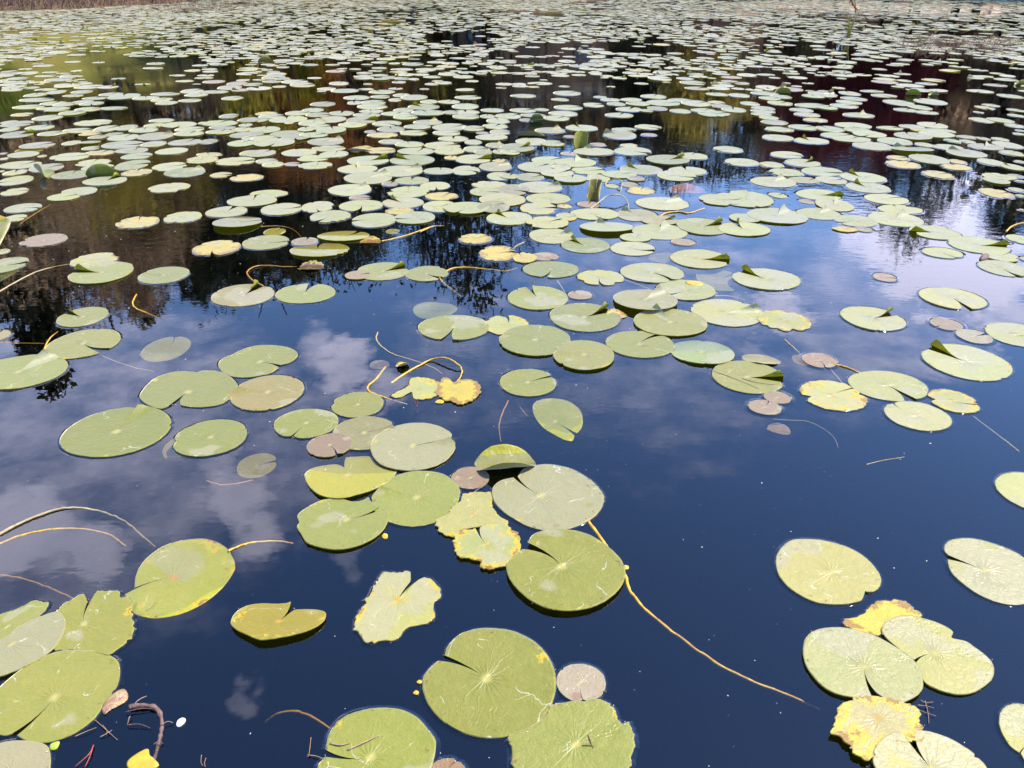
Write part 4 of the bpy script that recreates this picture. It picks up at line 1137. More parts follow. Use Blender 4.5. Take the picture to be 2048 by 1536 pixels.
stem(500, 580, 2.7307, [(1450, 600), (1490, 660), (1540, 720), (1600, 790)], (-.03, -.05, -.07), 'faint sunken stem slanting right below the lone oval pad', STEM, .0035)
stem(0, 550, 2.9257, [(600, 475), (700, 515), (800, 545), (900, 565)], (-.012, -.02, -.035), 'faint sunken stem in front of the torn yellow-green pad', STEM_P, .0032)
stem(0, 550, 2.9257, [(1210, 1205), (1290, 1228), (1380, 1222), (1480, 1200)], (-.02, -.01, -.02), 'faint sunken stem left of the half-awash pad', STEM, .0036)
stem(*full, [(1733, 929), (1765, 921), (1809, 914)], (.0015, .002, .0015), 'thin straw floating alone on the dark water', STEM_P, .0014)
stem(*full, [(1265, 1465), (1245, 1450), (1215, 1440)], (-.01, -.012, -.02), 'faint sunken stem under the bitten pad', STEM, .003)

# ------------------------------------------------------------------ twigs, needles and small floating things
V, Fc = tube([Vector((*unp(0 + x / 2.866, 1000 + y / 2.866, z), z)) - Vector((*unp(310, 1440), 0)) for x, y, z in ((740, 1185, .004), (850, 1180, .006), (905, 1205, .004), (928, 1270, .002), (920, 1350, -.002), (903, 1420, -.006), (882, 1492, -.014))], .0062, .0042, 9, 7, wob=.5)
tw = empty('twig', (*unp(310, 1440), 0))
tag(tw, 'dark wet twig hooked over itself, beside the brown dead leaf', 'twig')
link_mesh('stick', V, Fc, TWIG, tw)
for k, (a, b) in enumerate((((745, 1195), (840, 1122)), ((720, 1215), (905, 1200)), ((745, 1240), (730, 1285)), ((730, 1290), (860, 1305)), ((925, 1290), (990, 1275)), ((880, 1400), (935, 1395)))):
    pA, pB = unp(a[0] / 2.866, 1000 + a[1] / 2.866, .007), unp(b[0] / 2.866, 1000 + b[1] / 2.866, .005)
    o0 = Vector((*unp(310, 1440), 0))
    V, Fc = tube([Vector((*pA, .007)) - o0, Vector(((pA[0] + pB[0]) / 2, (pA[1] + pB[1]) / 2 + .004, .009)) - o0, Vector((*pB, .004)) - o0], .0013, .0007, 6, 4)
    link_mesh('side_shoot', V, Fc, TWIG if k % 2 else NEEDLE, tw)


def needles(name, label, lines, m, r=.0009, cat='needle', group='fallen pine needles'):
    c0 = unp(*lines[0][0])
    V, Fc = [], []
    for ln in lines:
        v, f = tube([Vector((*unp(x, y, .004 + .002 * (i % 2)), .004 + .002 * (i % 2))) - Vector((*c0, 0)) for i, (x, y) in enumerate(ln)], r, r * .5, 5, 4)
        b = len(V)
        V += v
        Fc += [tuple(i + b for i in q) for q in f]
    o = link_mesh(name, V, Fc, m)
    o.location = (*c0, 0)
    tag(o, label, cat, group)


needles('pine_needles', 'pair of red pine needles at the bottom left', [[(187, 1490), (178, 1508), (150, 1533)], [(187, 1490), (180, 1512), (170, 1534)]], RNEEDLE, .0014)
needles('pine_needles', 'dry brown needle cluster below the dead brown leaf', [[(190, 1440), (215, 1462), (235, 1480)], [(150, 1473), (172, 1463), (193, 1455)], [(200, 1474), (215, 1466), (224, 1460)], [(205, 1450), (214, 1462), (212, 1470)]], NEEDLE, .0010)
needles('pine_needles', 'angular dry stalk left of the bottom pad', [[(622, 1475), (618, 1508), (614, 1514)], [(614, 1510), (632, 1512), (648, 1518)]], NEEDLE, .0011)
needles('pine_needles', 'two short dry needles at the bottom left middle', [[(403, 1510), (402, 1524), (406, 1532)], [(412, 1516), (409, 1526), (411, 1534)]], NEEDLE, .0010)
needles('pine_needles', 'spray of dry needles at the right end of the yellow rotting pad', [[(1790, 1408), (1830, 1418), (1872, 1432)], [(1835, 1410), (1852, 1412), (1868, 1416)], [(1850, 1402), (1856, 1425), (1858, 1448)], [(1842, 1400), (1850, 1405), (1866, 1404)], [(1690, 1250), (1702, 1262), (1712, 1268)]], NEEDLE, .0010)
needles('pine_needles', 'two red needles by the broken pale leaf piece', [[(829, 798), (831, 806), (834, 814)], [(832, 797), (835, 805), (836, 813)]], RNEEDLE, .0009)
needles('pine_needles', 'long dry needles lying across the pale pad with the twig', [[(1425, 742), (1470, 757), (1516, 777)], [(1484, 757), (1520, 766), (1556, 770)]], TWIG, .0013)
needles('pine_needles', 'dry twiggy stalk lying on the bottom pad', [[(695, 1500), (730, 1484), (760, 1470)], [(660, 1487), (680, 1490), (700, 1486)]], NEEDLE, .0022)
needles('pine_needles', 'fine needle on the olive pad beside the sunken one', [[(293, 1220), (310, 1205), (318, 1188)]], NEEDLE, .0008)
needles('pine_needles', 'short red-brown stalk stuck in the bitten bottom pad', [[(1165, 1491), (1178, 1490), (1188, 1492)], [(1176, 1470), (1181, 1482), (1186, 1496)]], TWIG, .0016)
needles('pine_needles', 'tiny dry twig beside the small purplish pad', [[(945, 987), (958, 977), (972, 969)]], NEEDLE, .0012)


def scrap(name, label, px, pts, m, thick=.003, cat='leaf', dome=.002):
    """small floating scrap with a real thickness, outlined by offsets in photo pixels"""
    c0 = unp(*px)
    P = [Vector((*unp(x, y), 0)) - Vector((*c0, 0)) for x, y in pts]
    Q = catmull(P, 28, True)
    n = len(Q)
    V, Fc = [(0, 0, .003 + dome)], []
    for k, (s_, z) in enumerate(((.5, .003 + dome * .8), (.85, .003 + dome * .35), (1.0, .003), (.96, .003 - thick))):
        for q in Q:
            V.append((q.x * s_, q.y * s_, z + .25 * dome * mnoise.noise(Vector((q.x * 120, q.y * 120, k)))))
    for i in range(n):
        Fc.append((0, 1 + i, 1 + (i + 1) % n))
        for k in range(3):
            a, b = 1 + k * n + i, 1 + k * n + (i + 1) % n
            Fc.append((a, a + n, b + n, b))
    Fc.append(tuple(1 + 3 * n + i for i in range(n - 1, -1, -1)))
    o = link_mesh(name, V, Fc, m)
    o.location = (*c0, 0)
    tag(o, label, cat)


YS = simple('yellow_scrap', (.46, .33, .02), (.40, .24, .02), 50, .4, .3)
GSC = simple('green_scrap', (.30, .38, .04), (.24, .30, .03), 50, .4, .2)
BR = simple('wet_dead_leaf', (.24, .11, .065), (.36, .26, .13), 60, .25, .8)
scrap('dead_leaf', 'wet pinkish brown dead leaf at the rim of the large lower left pad', (231, 1403), [(204, 1418), (214, 1400), (230, 1386), (247, 1379), (256, 1388), (255, 1401), (240, 1412), (220, 1422), (209, 1431)], BR, .003, dome=.003)
scrap('leaf_scrap', 'torn yellow leaf corner floating at the bottom edge', (285, 1520), [(255, 1524), (275, 1508), (296, 1499), (300, 1512), (308, 1518), (318, 1534), (285, 1545), (258, 1540)], YS)
scrap('leaf_scrap', 'tiny bright green scrap touching the bottom left pad', (110, 1492), [(100, 1494), (104, 1488), (119, 1484), (118, 1492), (112, 1500), (102, 1501)], GSC)
scrap('petal', 'small white petal floating right of the twig', (362, 1445), [(353, 1452), (356, 1442), (366, 1437), (372, 1441), (366, 1450), (358, 1455)], PETAL)
scrap('leaf_scrap', 'yellow scrap at the right rim of the light green pad', (770, 1072), [(764, 1074), (768, 1068), (775, 1070), (775, 1077), (768, 1079)], YS)
scrap('leaf_scrap', 'yellow scrap left of the largest bottom pad', (832, 1387), [(826, 1388), (832, 1382), (838, 1386), (834, 1391)], YS)
scrap('leaf_scrap', 'yellow scrap above the one left of the largest bottom pad', (839, 1365), [(833, 1366), (839, 1361), (845, 1365), (840, 1369)], YS)
scrap('leaf_scrap', 'small yellow scrap in front of the tattered yellow leaf', (880, 804), [(870, 806), (878, 800), (888, 803), (884, 808)], YS)
scrap('leaf_scrap', 'yellow knob where the long stem meets the round pad', (1252, 1136), [(1248, 1140), (1248, 1132), (1256, 1133), (1257, 1139)], YS)
scrap('leaf_scrap', 'yellow patch lying on the round pad beside the lifted olive pad', (1388, 567), [(1370, 566), (1378, 562), (1395, 563), (1409, 568), (1400, 573), (1380, 571)], YS, .002, dome=.007)
scrap('dead_leaf', 'dark curled dead leaf on the rim of a pale pad at the right edge', (1968, 516), [(1958, 518), (1966, 510), (1978, 511), (1974, 520), (1962, 522)], TWIG, .004, dome=.02)

SV, SF = [], []
rs = random.Random(5)
for k in range(1900):
    yy = math.sqrt(rs.uniform(.9, 60))
    xx = rs.uniform(-.75, .75) * (yy + .5)
    r_ = rs.choice((.0004, .0005, .0006, .0006, .0008, .0010, .0016)) * (1 + yy * .06)
    b = len(SV)
    a = rs.uniform(0, PI)
    l = rs.uniform(1, 2.6)
    for q in range(5):
        t = 2 * PI * q / 5
        u, v = l * r_ * math.cos(t), r_ * math.sin(t)
        SV.append((xx + u * math.cos(a) - v * math.sin(a), yy + u * math.sin(a) + v * math.cos(a), .0004))
    SV.append((xx, yy, .0004 + r_))
    for q in range(5):
        SF.append((b + q, b + (q + 1) % 5, b + 5))
for p in heroes[:170]:
    if p['zoff'] < 0:
        continue
    B = boundary(p, 90)
    for k in range(rs.randint(2, 6)):
        x, y, t = rs.choice(B)
        r_ = rs.choice((.0007, .0009, .0012)) * (1 + y * .05)
        x += rs.gauss(0, .003)
        y += rs.gauss(-.001, .003)
        b = len(SV)
        for q in range(5):
            SV.append((x + rs.uniform(.7, 1.8) * r_ * math.cos(2 * PI * q / 5), y + r_ * math.sin(2 * PI * q / 5), .004 + p['z']))
        SV.append((x, y, .004 + p['z'] + r_))
        for q in range(5):
            SF.append((b + q, b + (q + 1) % 5, b + 5))
tag(link_mesh('floating_dust', SV, SF, SPECK), 'white pollen and dust specks scattered on the water', 'dust', None, 'stuff')

# ------------------------------------------------------------------ the pond: water, bed and banks as one ground sheet
SHORE = [(-70, 22), (-45, 33), (-34, 37), (-28, 37.5), (-23, 40), (-19, 44.5), (-12, 46), (0, 47), (12, 48), (24, 52), (34, 54), (50, 46), (70, 28)]


def shore(az):
    az = math.degrees(az)
    if az <= SHORE[0][0]:
        return SHORE[0][1] * max(.08, 1 - (SHORE[0][0] - az) / 60)
    if az >= SHORE[-1][0]:
        return SHORE[-1][1] * max(.08, 1 - (az - SHORE[-1][0]) / 60)
    for (a, d), (b, e) in zip(SHORE, SHORE[1:]):
        if a <= az <= b:
            f = (az - a) / (b - a)
            f = f * f * (3 - 2 * f)
            return d + (e - d) * f


def ground_z(x, y):
    d, az = math.hypot(x, y), math.atan2(x, y)
    s = d - shore(az) + 0.5 * mnoise.noise(Vector((x * .25, y * .25, 0)))
    if s < 0:
        return -min(.85, .05 - s * .30)
    deg = math.degrees(az)
    slope = .115 + .115 * max(0.0, min(1.0, (-deg - 6) / 9))
    return -.05 + min(s, .8) * .35 + max(0.0, min(s - 1.0, 60)) * slope + .25 * mnoise.noise(Vector((x * .12, y * .12, 7))) * min(1, s / 4)


V, Fc = [], []
rad = [0.3, 2, 5, 9, 14, 19, 24, 28, 31, 33, 34.5] + [35 + .5 * i for i in range(44)] + [57.5, 60, 64, 69, 75, 82, 90, 105, 130, 180, 300, 600, 1200]
nA = 220
for d in rad:
    for k in range(nA):
        a = 2 * PI * k / nA
        x, y = d * math.sin(a), d * math.cos(a)
        V.append((x, y, ground_z(x, y)))
for i in range(len(rad) - 1):
    for k in range(nA):
        A, B = i * nA + k, i * nA + (k + 1) % nA
        Fc.append((A, B, B + nA, A + nA))
Fc.append(tuple(range(nA - 1, -1, -1))[::-1])


def ground_material():
    m, nt = mat('banks_and_bed')
    s = NT(nt)
    pos = s.n('ShaderNodeTexCoord').outputs['Object']
    sx = s.n('ShaderNodeSeparateXYZ', {0: pos})
    n1 = s.noise(pos, .22, 4.0, .6)
    n2 = s.noise(pos, 2.5, 5.0, .65)
    grass = s.mix(s.ss(n1, .38, .62), (.17, .165, .025), (.22, .18, .045))
    grass = s.mix(s.ss(n2, .4, .7, 0, .5), grass, (.13, .15, .02))
    litter = s.mix(n2, (.14, .075, .045), (.26, .17, .10))
    col = s.mix(s.ss(s.m('MULTIPLY_ADD', n1, 1.0, s.m('MULTIPLY', sx.outputs[0], .012)), .46, .60), grass, litter)
    # sandy path along the right bank
    dist = s.v('LENGTH', s.n('ShaderNodeCombineXYZ', {0: sx.outputs[0], 1: sx.outputs[1], 2: 0.0}).outputs[0])
    band = s.m('MULTIPLY', s.ss(s.m('ADD', dist, s.m('MULTIPLY', n1, 3.0)), 53.0, 54.5), s.ss(s.m('ADD', dist, s.m('MULTIPLY', n1, 3.0)), 68.0, 65.0))
    band = s.m('MULTIPLY', band, s.ss(sx.outputs[0], 4.0, 9.0))
    col = s.mix(band, col, s.mix(n2, (.60, .43, .34), (.68, .53, .44)))
    wet = s.ss(sx.outputs[2], 1.0, .35)
    col = s.mix(s.m('MULTIPLY', wet, .85), col, s.mix(n2, (.06, .032, .03), (.13, .07, .055)))
    col = s.mix(s.ss(sx.outputs[2], -.04, -.12), col, (.012, .013, .012))
    bm = s.n('ShaderNodeBump', {'Height': n2, 'Strength': .8, 'Distance': .08})
    bs = s.n('ShaderNodeBsdfPrincipled', {'Base Color': col, 'Roughness': .9, 'Normal': bm.outputs[0]})
    bs.inputs['Specular IOR Level'].default_value = .2
    s.n('ShaderNodeOutputMaterial', {'Surface': bs.outputs[0]})
    return m


tag(link_mesh('ground', V, Fc, ground_material()), kind='structure')

# water: a closed body, plus the small risen lips round the pads
HX, Y0, Y1, ZB = 90.0, -40.0, 90.0, -1.2
wv_ = [(-HX, Y0, 0), (HX, Y0, 0), (HX, Y1, 0), (-HX, Y1, 0), (-HX, Y0, ZB), (HX, Y0, ZB), (HX, Y1, ZB), (-HX, Y1, ZB)]
wf_ = [(0, 1, 2, 3), (7, 6, 5, 4), (0, 4, 5, 1), (1, 5, 6, 2), (2, 6, 7, 3), (3, 7, 4, 0)]
wo_ = link_mesh('water', wv_, wf_, WATER, smooth=False)
tag(wo_, kind='structure')
lo_ = link_mesh('water_lip', lipV, lipF, LIP)
lo_.parent = wo_

# ------------------------------------------------------------------ trees
BARK = simple('bark', (.09, .065, .05), (.15, .11, .085), 6, .9, .8, .2)


def leaf_mat(name, c0, c1, tr=.35):
    return simple(name, c0, c1, .9, .6, .0, .3, transl=tr)


FOL = {
    'dark': leaf_mat('evergreen_foliage', (.046, .054, .030), (.080, .082, .042), .3),
    'brown': leaf_mat('brown_foliage', (.36, .25, .16), (.46, .32, .20), .6),
    'olive': leaf_mat('olive_foliage', (.40, .33, .07), (.50, .40, .09), .6),
    'yellow': leaf_mat('yellow_foliage', (.56, .46, .04), (.40, .38, .04), .5),
    'green': leaf_mat('green_foliage', (.17, .25, .03), (.28, .34, .04), .5),
    'orange': leaf_mat('orange_foliage', (.40, .17, .035), (.30, .12, .035), .45),
    'red': leaf_mat('red_foliage', (.15, .022, .030), (.10, .014, .022), .35),
    'grey': leaf_mat('twiggy_foliage', (.17, .135, .10), (.22, .17, .12), .35),
}


def crown_mesh(name, kind, seed, nleaf, leaf):
    """unit-height foliage (z 0..1) made of separate leaves gathered in clumps"""
    rs = random.Random(seed)
    V, Fc = [], []
    cl = []
    if kind == 'conifer':
        for k in range(64):
            z = .08 + .9 * (k / 64)
            rr = .24 * (1 - z) ** .8 + .012
            for j in range(4 if z < .8 else 2):
                a = rs.uniform(0, 2 * PI)
                q = rr * rs.uniform(.45, 1.1)
                cl.append((q * math.cos(a), q * math.sin(a), z - q * .25, .028 + rr * .20, .018))
    else:
        flat = {'broad': (.36, .36), 'tall': (.23, .44), 'open': (.38, .38)}[kind]
        for k in range(95 if kind != 'open' else 60):
            a, u = rs.uniform(0, 2 * PI), rs.uniform(-1, 1)
            q = rs.uniform(.35, 1) ** .5
            h = math.sqrt(1 - u * u)
            sc_ = 1 + .28 * mnoise.noise(Vector((math.cos(a) * 2, math.sin(a) * 2, u * 2 + seed)))
            cl.append((flat[0] * q * h * math.cos(a) * sc_, flat[0] * q * h * math.sin(a) * sc_, .58 + flat[1] * q * u * sc_ * .92, rs.uniform(.05, .10), rs.uniform(.04, .07)))
    per = max(8, nleaf // len(cl))
    for (x, y, z, rx, rz) in cl:
        for j in range(per):
            g = [rs.gauss(0, .6) for _ in range(3)]
            c = Vector((x + rx * g[0], y + rx * g[1], z + rz * g[2]))
            d1 = Vector((rs.gauss(0, 1), rs.gauss(0, 1), rs.gauss(0, .7))).normalized()
            d2 = d1.cross(Vector((rs.gauss(0, 1), rs.gauss(0, 1), rs.gauss(0, 1)))).normalized()
            s_ = leaf * rs.uniform(.6, 1.4)
            b = len(V)
            V += [tuple(c - d1 * s_), tuple(c + d2 * s_ * .5), tuple(c + d1 * s_), tuple(c - d2 * s_ * .5)]
            Fc.append((b, b + 1, b + 2, b + 3))
    me = bpy.data.meshes.new(name)
    me.from_pydata(V, [], Fc)
    me.materials.append(BARK)
    return me


def trunk_mesh(seed, kind):
    rs = random.Random(seed)
    V, Fc = [], []

    def add(pts, a, b):
        v, f = tube([Vector(p) for p in pts], a, b, 8, 3)
        o = len(V)
        V.extend(v)
        Fc.extend([tuple(i + o for i in q) for q in f])
    add([(0, 0, -.04), (.01, 0, .2), (-.012, .01, .5), (.01, 0, .78), (0, 0, .95)], .021, .004)
    if kind != 'conifer':
        for k in range(11):
            z = .24 + .05 * k
            a = rs.uniform(0, 2 * PI)
            l = rs.uniform(.16, .30)
            add([(0, 0, z), (l * .5 * math.cos(a), l * .5 * math.sin(a), z + .08), (l * math.cos(a), l * math.sin(a), z + rs.uniform(.12, .25))], .008, .002)
            a2 = a + rs.uniform(-.7, .7)
            add([(l * .5 * math.cos(a), l * .5 * math.sin(a), z + .08), (l * .9 * math.cos(a2), l * .9 * math.sin(a2), z + .24)], .004, .0015)
    me = bpy.data.meshes.new('trunk')
    me.from_pydata(V, [], Fc)
    me.polygons.foreach_set('use_smooth', [True] * len(me.polygons))
    me.materials.append(BARK)
    return me


CR = {(k, s): crown_mesh('crown', k, s, n, l) for k, s, n, l in (('conifer', 1, 5600, .016), ('conifer', 2, 5600, .016), ('broad', 3, 6000, .014), ('broad', 4, 6000, .014), ('tall', 5, 5600, .013), ('open', 6, 2600, .012), ('open', 7, 2600, .012))}
TK = {k: trunk_mesh(9, k) for k in ('conifer', 'broad')}


def tree(px, py, D, kind, var, fol, label, wide=1.0, group='trees on the far bank mirrored in the pond'):
    """a tree D metres off whose top the calm water mirrors at this place of the view"""
    d, near_ = mirror(px, py)
    hx = math.hypot(d.x, d.y)
    x, y = D * d.x / hx, D * d.y / hx
    top = (D - near_) * d.z / hx
    g = ground_z(x, y)
    h = max(2.0, top - g)
    e = empty('conifer_tree' if kind == 'conifer' else 'broadleaf_tree', (x, y, g - .05), random.Random(px).uniform(0, 6))
    e.scale = (h * wide, h * wide, h)
    tag(e, label, 'tree', group)
    t = bpy.data.objects.new('trunk', TK['conifer' if kind == 'conifer' else 'broad'])
    c = bpy.data.objects.new('crown', CR[(kind, var)])
    for o in (t, c):
        C.objects.link(o)
        o.parent = e
    c.material_slots[0].link = 'OBJECT'
    c.material_slots[0].material = FOL[fol]
    return e


TREES = [
    # x, y where the top is mirrored, distance, kind, variant, foliage, width, label
    (120, 800, 66, 'conifer', 1, 'dark', .85, 'tall dark conifer mirrored farthest down at the left edge'),
    (-40, 740, 69, 'conifer', 2, 'dark', 1.0, 'dark conifer mirrored at the very left edge of the water'),
    (30, 660, 46, 'open', 6, 'brown', 1.2, 'brown thin-leaved tree mirrored at the left edge'),
    (235, 690, 70, 'broad', 3, 'brown', .9, 'reddish brown tree mirrored behind the leftmost pads'),
    (300, 655, 81, 'conifer', 1, 'dark', 1.0, 'dark conifer mirrored behind the torn yellow-green pad'),
    (400, 615, 78, 'conifer', 2, 'dark', 1.1, 'dark conifer mirrored in front of the scalloped yellow pad'),
    (180, 500, 63, 'broad', 4, 'olive', 1.0, 'olive tree mirrored around the bright scalloped pad'),
    (330, 470, 66, 'open', 7, 'olive', 1.1, 'pale olive thin tree mirrored right of the bright scalloped pad'),
    (60, 470, 43, 'open', 6, 'brown', 1.1, 'brown thin tree mirrored beside the big curled leaf'),
    (500, 590, 82, 'broad', 3, 'dark', .9, 'dark round tree mirrored over the olive tan pad'),
    (600, 570, 56, 'conifer', 1, 'dark', 1.2, 'dark conifer mirrored behind the pair of touching pads'),
    (670, 590, 55, 'open', 7, 'dark', .8, 'ragged dark tree mirrored at the tip of the left tree line'),
    (560, 330, 46, 'open', 6, 'yellow', 1.0, 'yellowish thin tree mirrored at the upper left'),
    (620, 400, 48, 'broad', 4, 'orange', .8, 'orange-brown tree mirrored between two pale pads'),
    (710, 370, 49, 'open', 6, 'orange', .8, 'rusty thin tree mirrored beside the bright orange leaf'),
    (450, 360, 49, 'open', 7, 'brown', 1.1, 'thin brown tree mirrored at the left middle'),
    (520, 250, 75, 'broad', 3, 'yellow', 1.0, 'yellow-green bushy tree mirrored at the upper left'),
    (610, 205, 50, 'broad', 4, 'green', 1.2, 'bright green bush mirrored among upper left pads'),
    (20, 260, 42, 'broad', 4, 'green', 1.0, 'green bush mirrored at the upper left edge'),
    (380, 110, 66, 'broad', 3, 'green', 1.6, 'low green shrub mirrored by the far green lawn'),
    (440, 625, 80, 'broad', 4, 'dark', 1.0, 'dark round tree mirrored left of the pair of touching pads'),
    (530, 610, 82, 'broad', 3, 'dark', 1.1, 'dark round tree mirrored between the two touching pads'),
    (640, 585, 62, 'broad', 4, 'dark', .9, 'dark tree mirrored right of the pair of touching pads'),
    (350, 560, 78, 'broad', 4, 'brown', 1.0, 'brown tree mirrored around the scalloped burnt-notch pad'),
    (150, 620, 70, 'broad', 3, 'brown', 1.0, 'brown round tree mirrored behind the smooth pad at the left'),
    (260, 400, 66, 'open', 6, 'olive', 1.2, 'olive thin tree mirrored among the far left pads'),
    (720, 560, 63, 'tall', 5, 'dark', .8, 'dark tree mirrored where the blue sky gap begins'),
    (940, 625, 55, 'tall', 5, 'dark', .72, 'dark tall tree mirrored beside the pad with the dark heart notch'),
    (850, 560, 56, 'open', 6, 'dark', .75, 'dark open tree mirrored left of the middle'),
    (785, 470, 58, 'open', 7, 'grey', .75, 'grey twiggy tree mirrored behind orange stems'),
    (1020, 545, 57, 'open', 7, 'dark', .7, 'dark open tree mirrored by the orange-edged pad'),
    (900, 400, 55, 'broad', 4, 'dark', .8, 'dark tree mirrored under the crowded middle pads'),
    (1000, 330, 54, 'open', 6, 'grey', .9, 'grey twiggy tree mirrored in the middle distance'),
    (1090, 260, 57, 'open', 6, 'grey', .8, 'grey bare tree mirrored behind the dark curled leaf'),
    (840, 300, 52, 'open', 7, 'olive', 1.0, 'dull olive thin tree mirrored in the middle distance'),
    (1250, 320, 56, 'conifer', 2, 'dark', 1.1, 'dark conifer mirrored right of the small upright leaf'),
    (1330, 395, 56, 'tall', 5, 'dark', .9, 'dark tree mirrored right of the leaf rolled on end'),
    (1420, 400, 57, 'broad', 3, 'dark', .8, 'dark round tree mirrored over the right middle pads'),
    (1395, 300, 52, 'broad', 4, 'olive', .9, 'dull green tree mirrored at the right middle'),
    (1500, 330, 58, 'open', 7, 'grey', .8, 'grey thin tree mirrored left of the dark red one'),
    (1600, 400, 52, 'broad', 3, 'red', .8, 'dark red maple mirrored among pale pads'),
    (1690, 385, 51, 'broad', 4, 'red', .9, 'deep red maple mirrored at the right'),
    (1760, 300, 50, 'broad', 3, 'red', .9, 'smaller red maple mirrored at the far right'),
    (1790, 505, 55, 'tall', 5, 'dark', .8, 'dark pointed tree mirrored beside the bright cloud'),
    (1735, 450, 56, 'open', 6, 'dark', .75, 'dark open tree mirrored left of the pointed one'),
    (1850, 420, 57, 'open', 7, 'dark', .8, 'dark open tree mirrored right of the pointed one'),
    (1870, 330, 54, 'broad', 4, 'dark', .9, 'dark tree mirrored at the far right middle'),
    (2000, 495, 54, 'conifer', 1, 'dark', 1.2, 'dark conifer mirrored at the right edge'),
    (2080, 520, 52, 'broad', 3, 'dark', .9, 'dark round tree mirrored at the very right edge'),
    (1960, 330, 52, 'broad', 4, 'brown', 1.0, 'brown tree mirrored near the right edge'),
    (2060, 330, 50, 'open', 6, 'brown', 1.1, 'thin brown tree mirrored at the right edge'),
    (1560, 240, 60, 'conifer', 2, 'dark', 1.3, 'dark conifer mirrored behind the upper right pads'),
    (1180, 215, 62, 'conifer', 1, 'dark', 1.4, 'dark conifer mirrored beyond the tan house'),
    (930, 220, 60, 'conifer', 2, 'dark', 1.4, 'dark conifer mirrored beyond the grey shed'),
    (720, 250, 60, 'conifer', 1, 'dark', 1.2, 'dark conifer mirrored at the upper middle'),
]
for (px, py, D, kind, var, fol, wide, lab) in TREES:
    tree(px, py, D, kind, var, fol, lab, wide)

# the wood closing off the view behind them: one mass
rs = random.Random(21)
WV, WF, WM = [], [], []
keys = list(CR)
for k in range(120):
    az = R(rs.uniform(-52, 52))
    D = rs.uniform(84, 112) if az < R(-12) else rs.uniform(66, 100)
    x, y = D * math.sin(az), D * math.cos(az)
    g = ground_z(x, y)
    top = D * math.tan(R(rs.uniform(9.0, 13.5)))
    h = max(5.0, top - g)
    me = CR[rs.choice(keys)]
    n = len(me.vertices)
    co = np.empty(n * 3, dtype=np.float32)
    me.vertices.foreach_get('co', co)
    co = co.reshape(-1, 3)
    wd_ = h * rs.uniform(1.0, 1.7)
    a_ = rs.uniform(0, 6)
    X = (co[:, 0] * math.cos(a_) - co[:, 1] * math.sin(a_)) * wd_ + x
    Y = (co[:, 0] * math.sin(a_) + co[:, 1] * math.cos(a_)) * wd_ + y
    b = len(WV)
    nq = (n // 4) // 3                               # a third of the leaves, each three times as wide
    sel = np.stack([X, Y, co[:, 2] * h * 1.15 - .2 * h + g], 1).reshape(-1, 4, 3)[::3][:nq]
    mid = sel.mean(1, keepdims=True)
    sel = mid + (sel - mid) * 1.7
    WV += [tuple(v) for v in sel.reshape(-1, 3).tolist()]
    WF += [(b + 4 * i, b + 4 * i + 1, b + 4 * i + 2, b + 4 * i + 3) for i in range(len(sel))]
wood = link_mesh('far_wood', WV, WF, leaf_mat('wood_foliage', (.06, .058, .03), (.22, .15, .08), .4), smooth=False)
tag(wood, 'dark brown-green wood beyond the far bank, mirrored in the water', 'wood', None, 'stuff')

# bare trunks leaning on the lawn bank, mirrored at the upper left
for k, (xa, ya, xb, yb, D, r_) in enumerate(((208, 185, 205, 100, 60, .16), (238, 186, 222, 105, 61, .11), (268, 186, 235, 120, 62, .07), (325, 178, 275, 95, 60, .05), (402, 178, 390, 120, 58, .11), (432, 165, 425, 125, 60, .10), (462, 162, 435, 128, 61, .09), (362, 180, 358, 130, 58, .06))):
    dA, nA_ = mirror(xa, ya)
    dB, nB_ = mirror(xb, yb)
    hA, hB = math.hypot(dA.x, dA.y), math.hypot(dB.x, dB.y)
    base = Vector((D * dB.x / hB, D * dB.y / hB, 0))
    base.z = ground_z(base.x, base.y)
    tp = Vector((D * dA.x / hA, D * dA.y / hA, (D - nA_) * dA.z / hA)) - base
    V, Fc = tube([Vector((0, 0, -.3)), tp * .35 + Vector((.1, 0, 0)), tp * .7, tp, tp * 1.5], r_ * 2.0, r_ * 1.1, 9, 4)
    e = empty('bare_tree', base)
    tag(e, ['thickest dark bare trunk mirrored on the lime lawn', 'dark bare trunk right of the thickest one', 'slim leaning trunk, third on the lawn', 'thin most slanted trunk on the lawn', 'dark upright trunk at the lawn right end', 'middle trunk of the right-hand lawn trio', 'leaning trunk at the far right of the lawn', 'thin upright stem between the lawn trunk groups'][k], 'tree', 'bare trunks on the lawn mirrored in the pond')
    link_mesh('trunk', V, Fc, BARK, e)

# ------------------------------------------------------------------ buildings beyond the far bank (seen mirrored)
WALLM = simple('tan_render', (.42, .26, .18), (.48, .31, .22), 1.5, .85, .2)
ROOFM = simple('dark_roof', (.05, .045, .045), (.08, .07, .065), 3, .8, .4)
GLASS = simple('window_glass', (.10, .12, .16), (.16, .18, .22), 1, .1, .0)
GREYW = simple('grey_blue_boards', (.17, .18, .24), (.21, .22, .28), 2, .7, .3)


def box(cx_, cy_, cz_, sx_, sy_, sz_):
    V = [(cx_ + sx_ * i, cy_ + sy_ * j, cz_ + sz_ * k) for k in (-.5, .5) for j in (-.5, .5) for i in (-.5, .5)]
    return V, [(0, 2, 3, 1), (4, 5, 7, 6), (0, 1, 5, 4), (1, 3, 7, 5), (3, 2, 6, 7), (2, 0, 4, 6)]


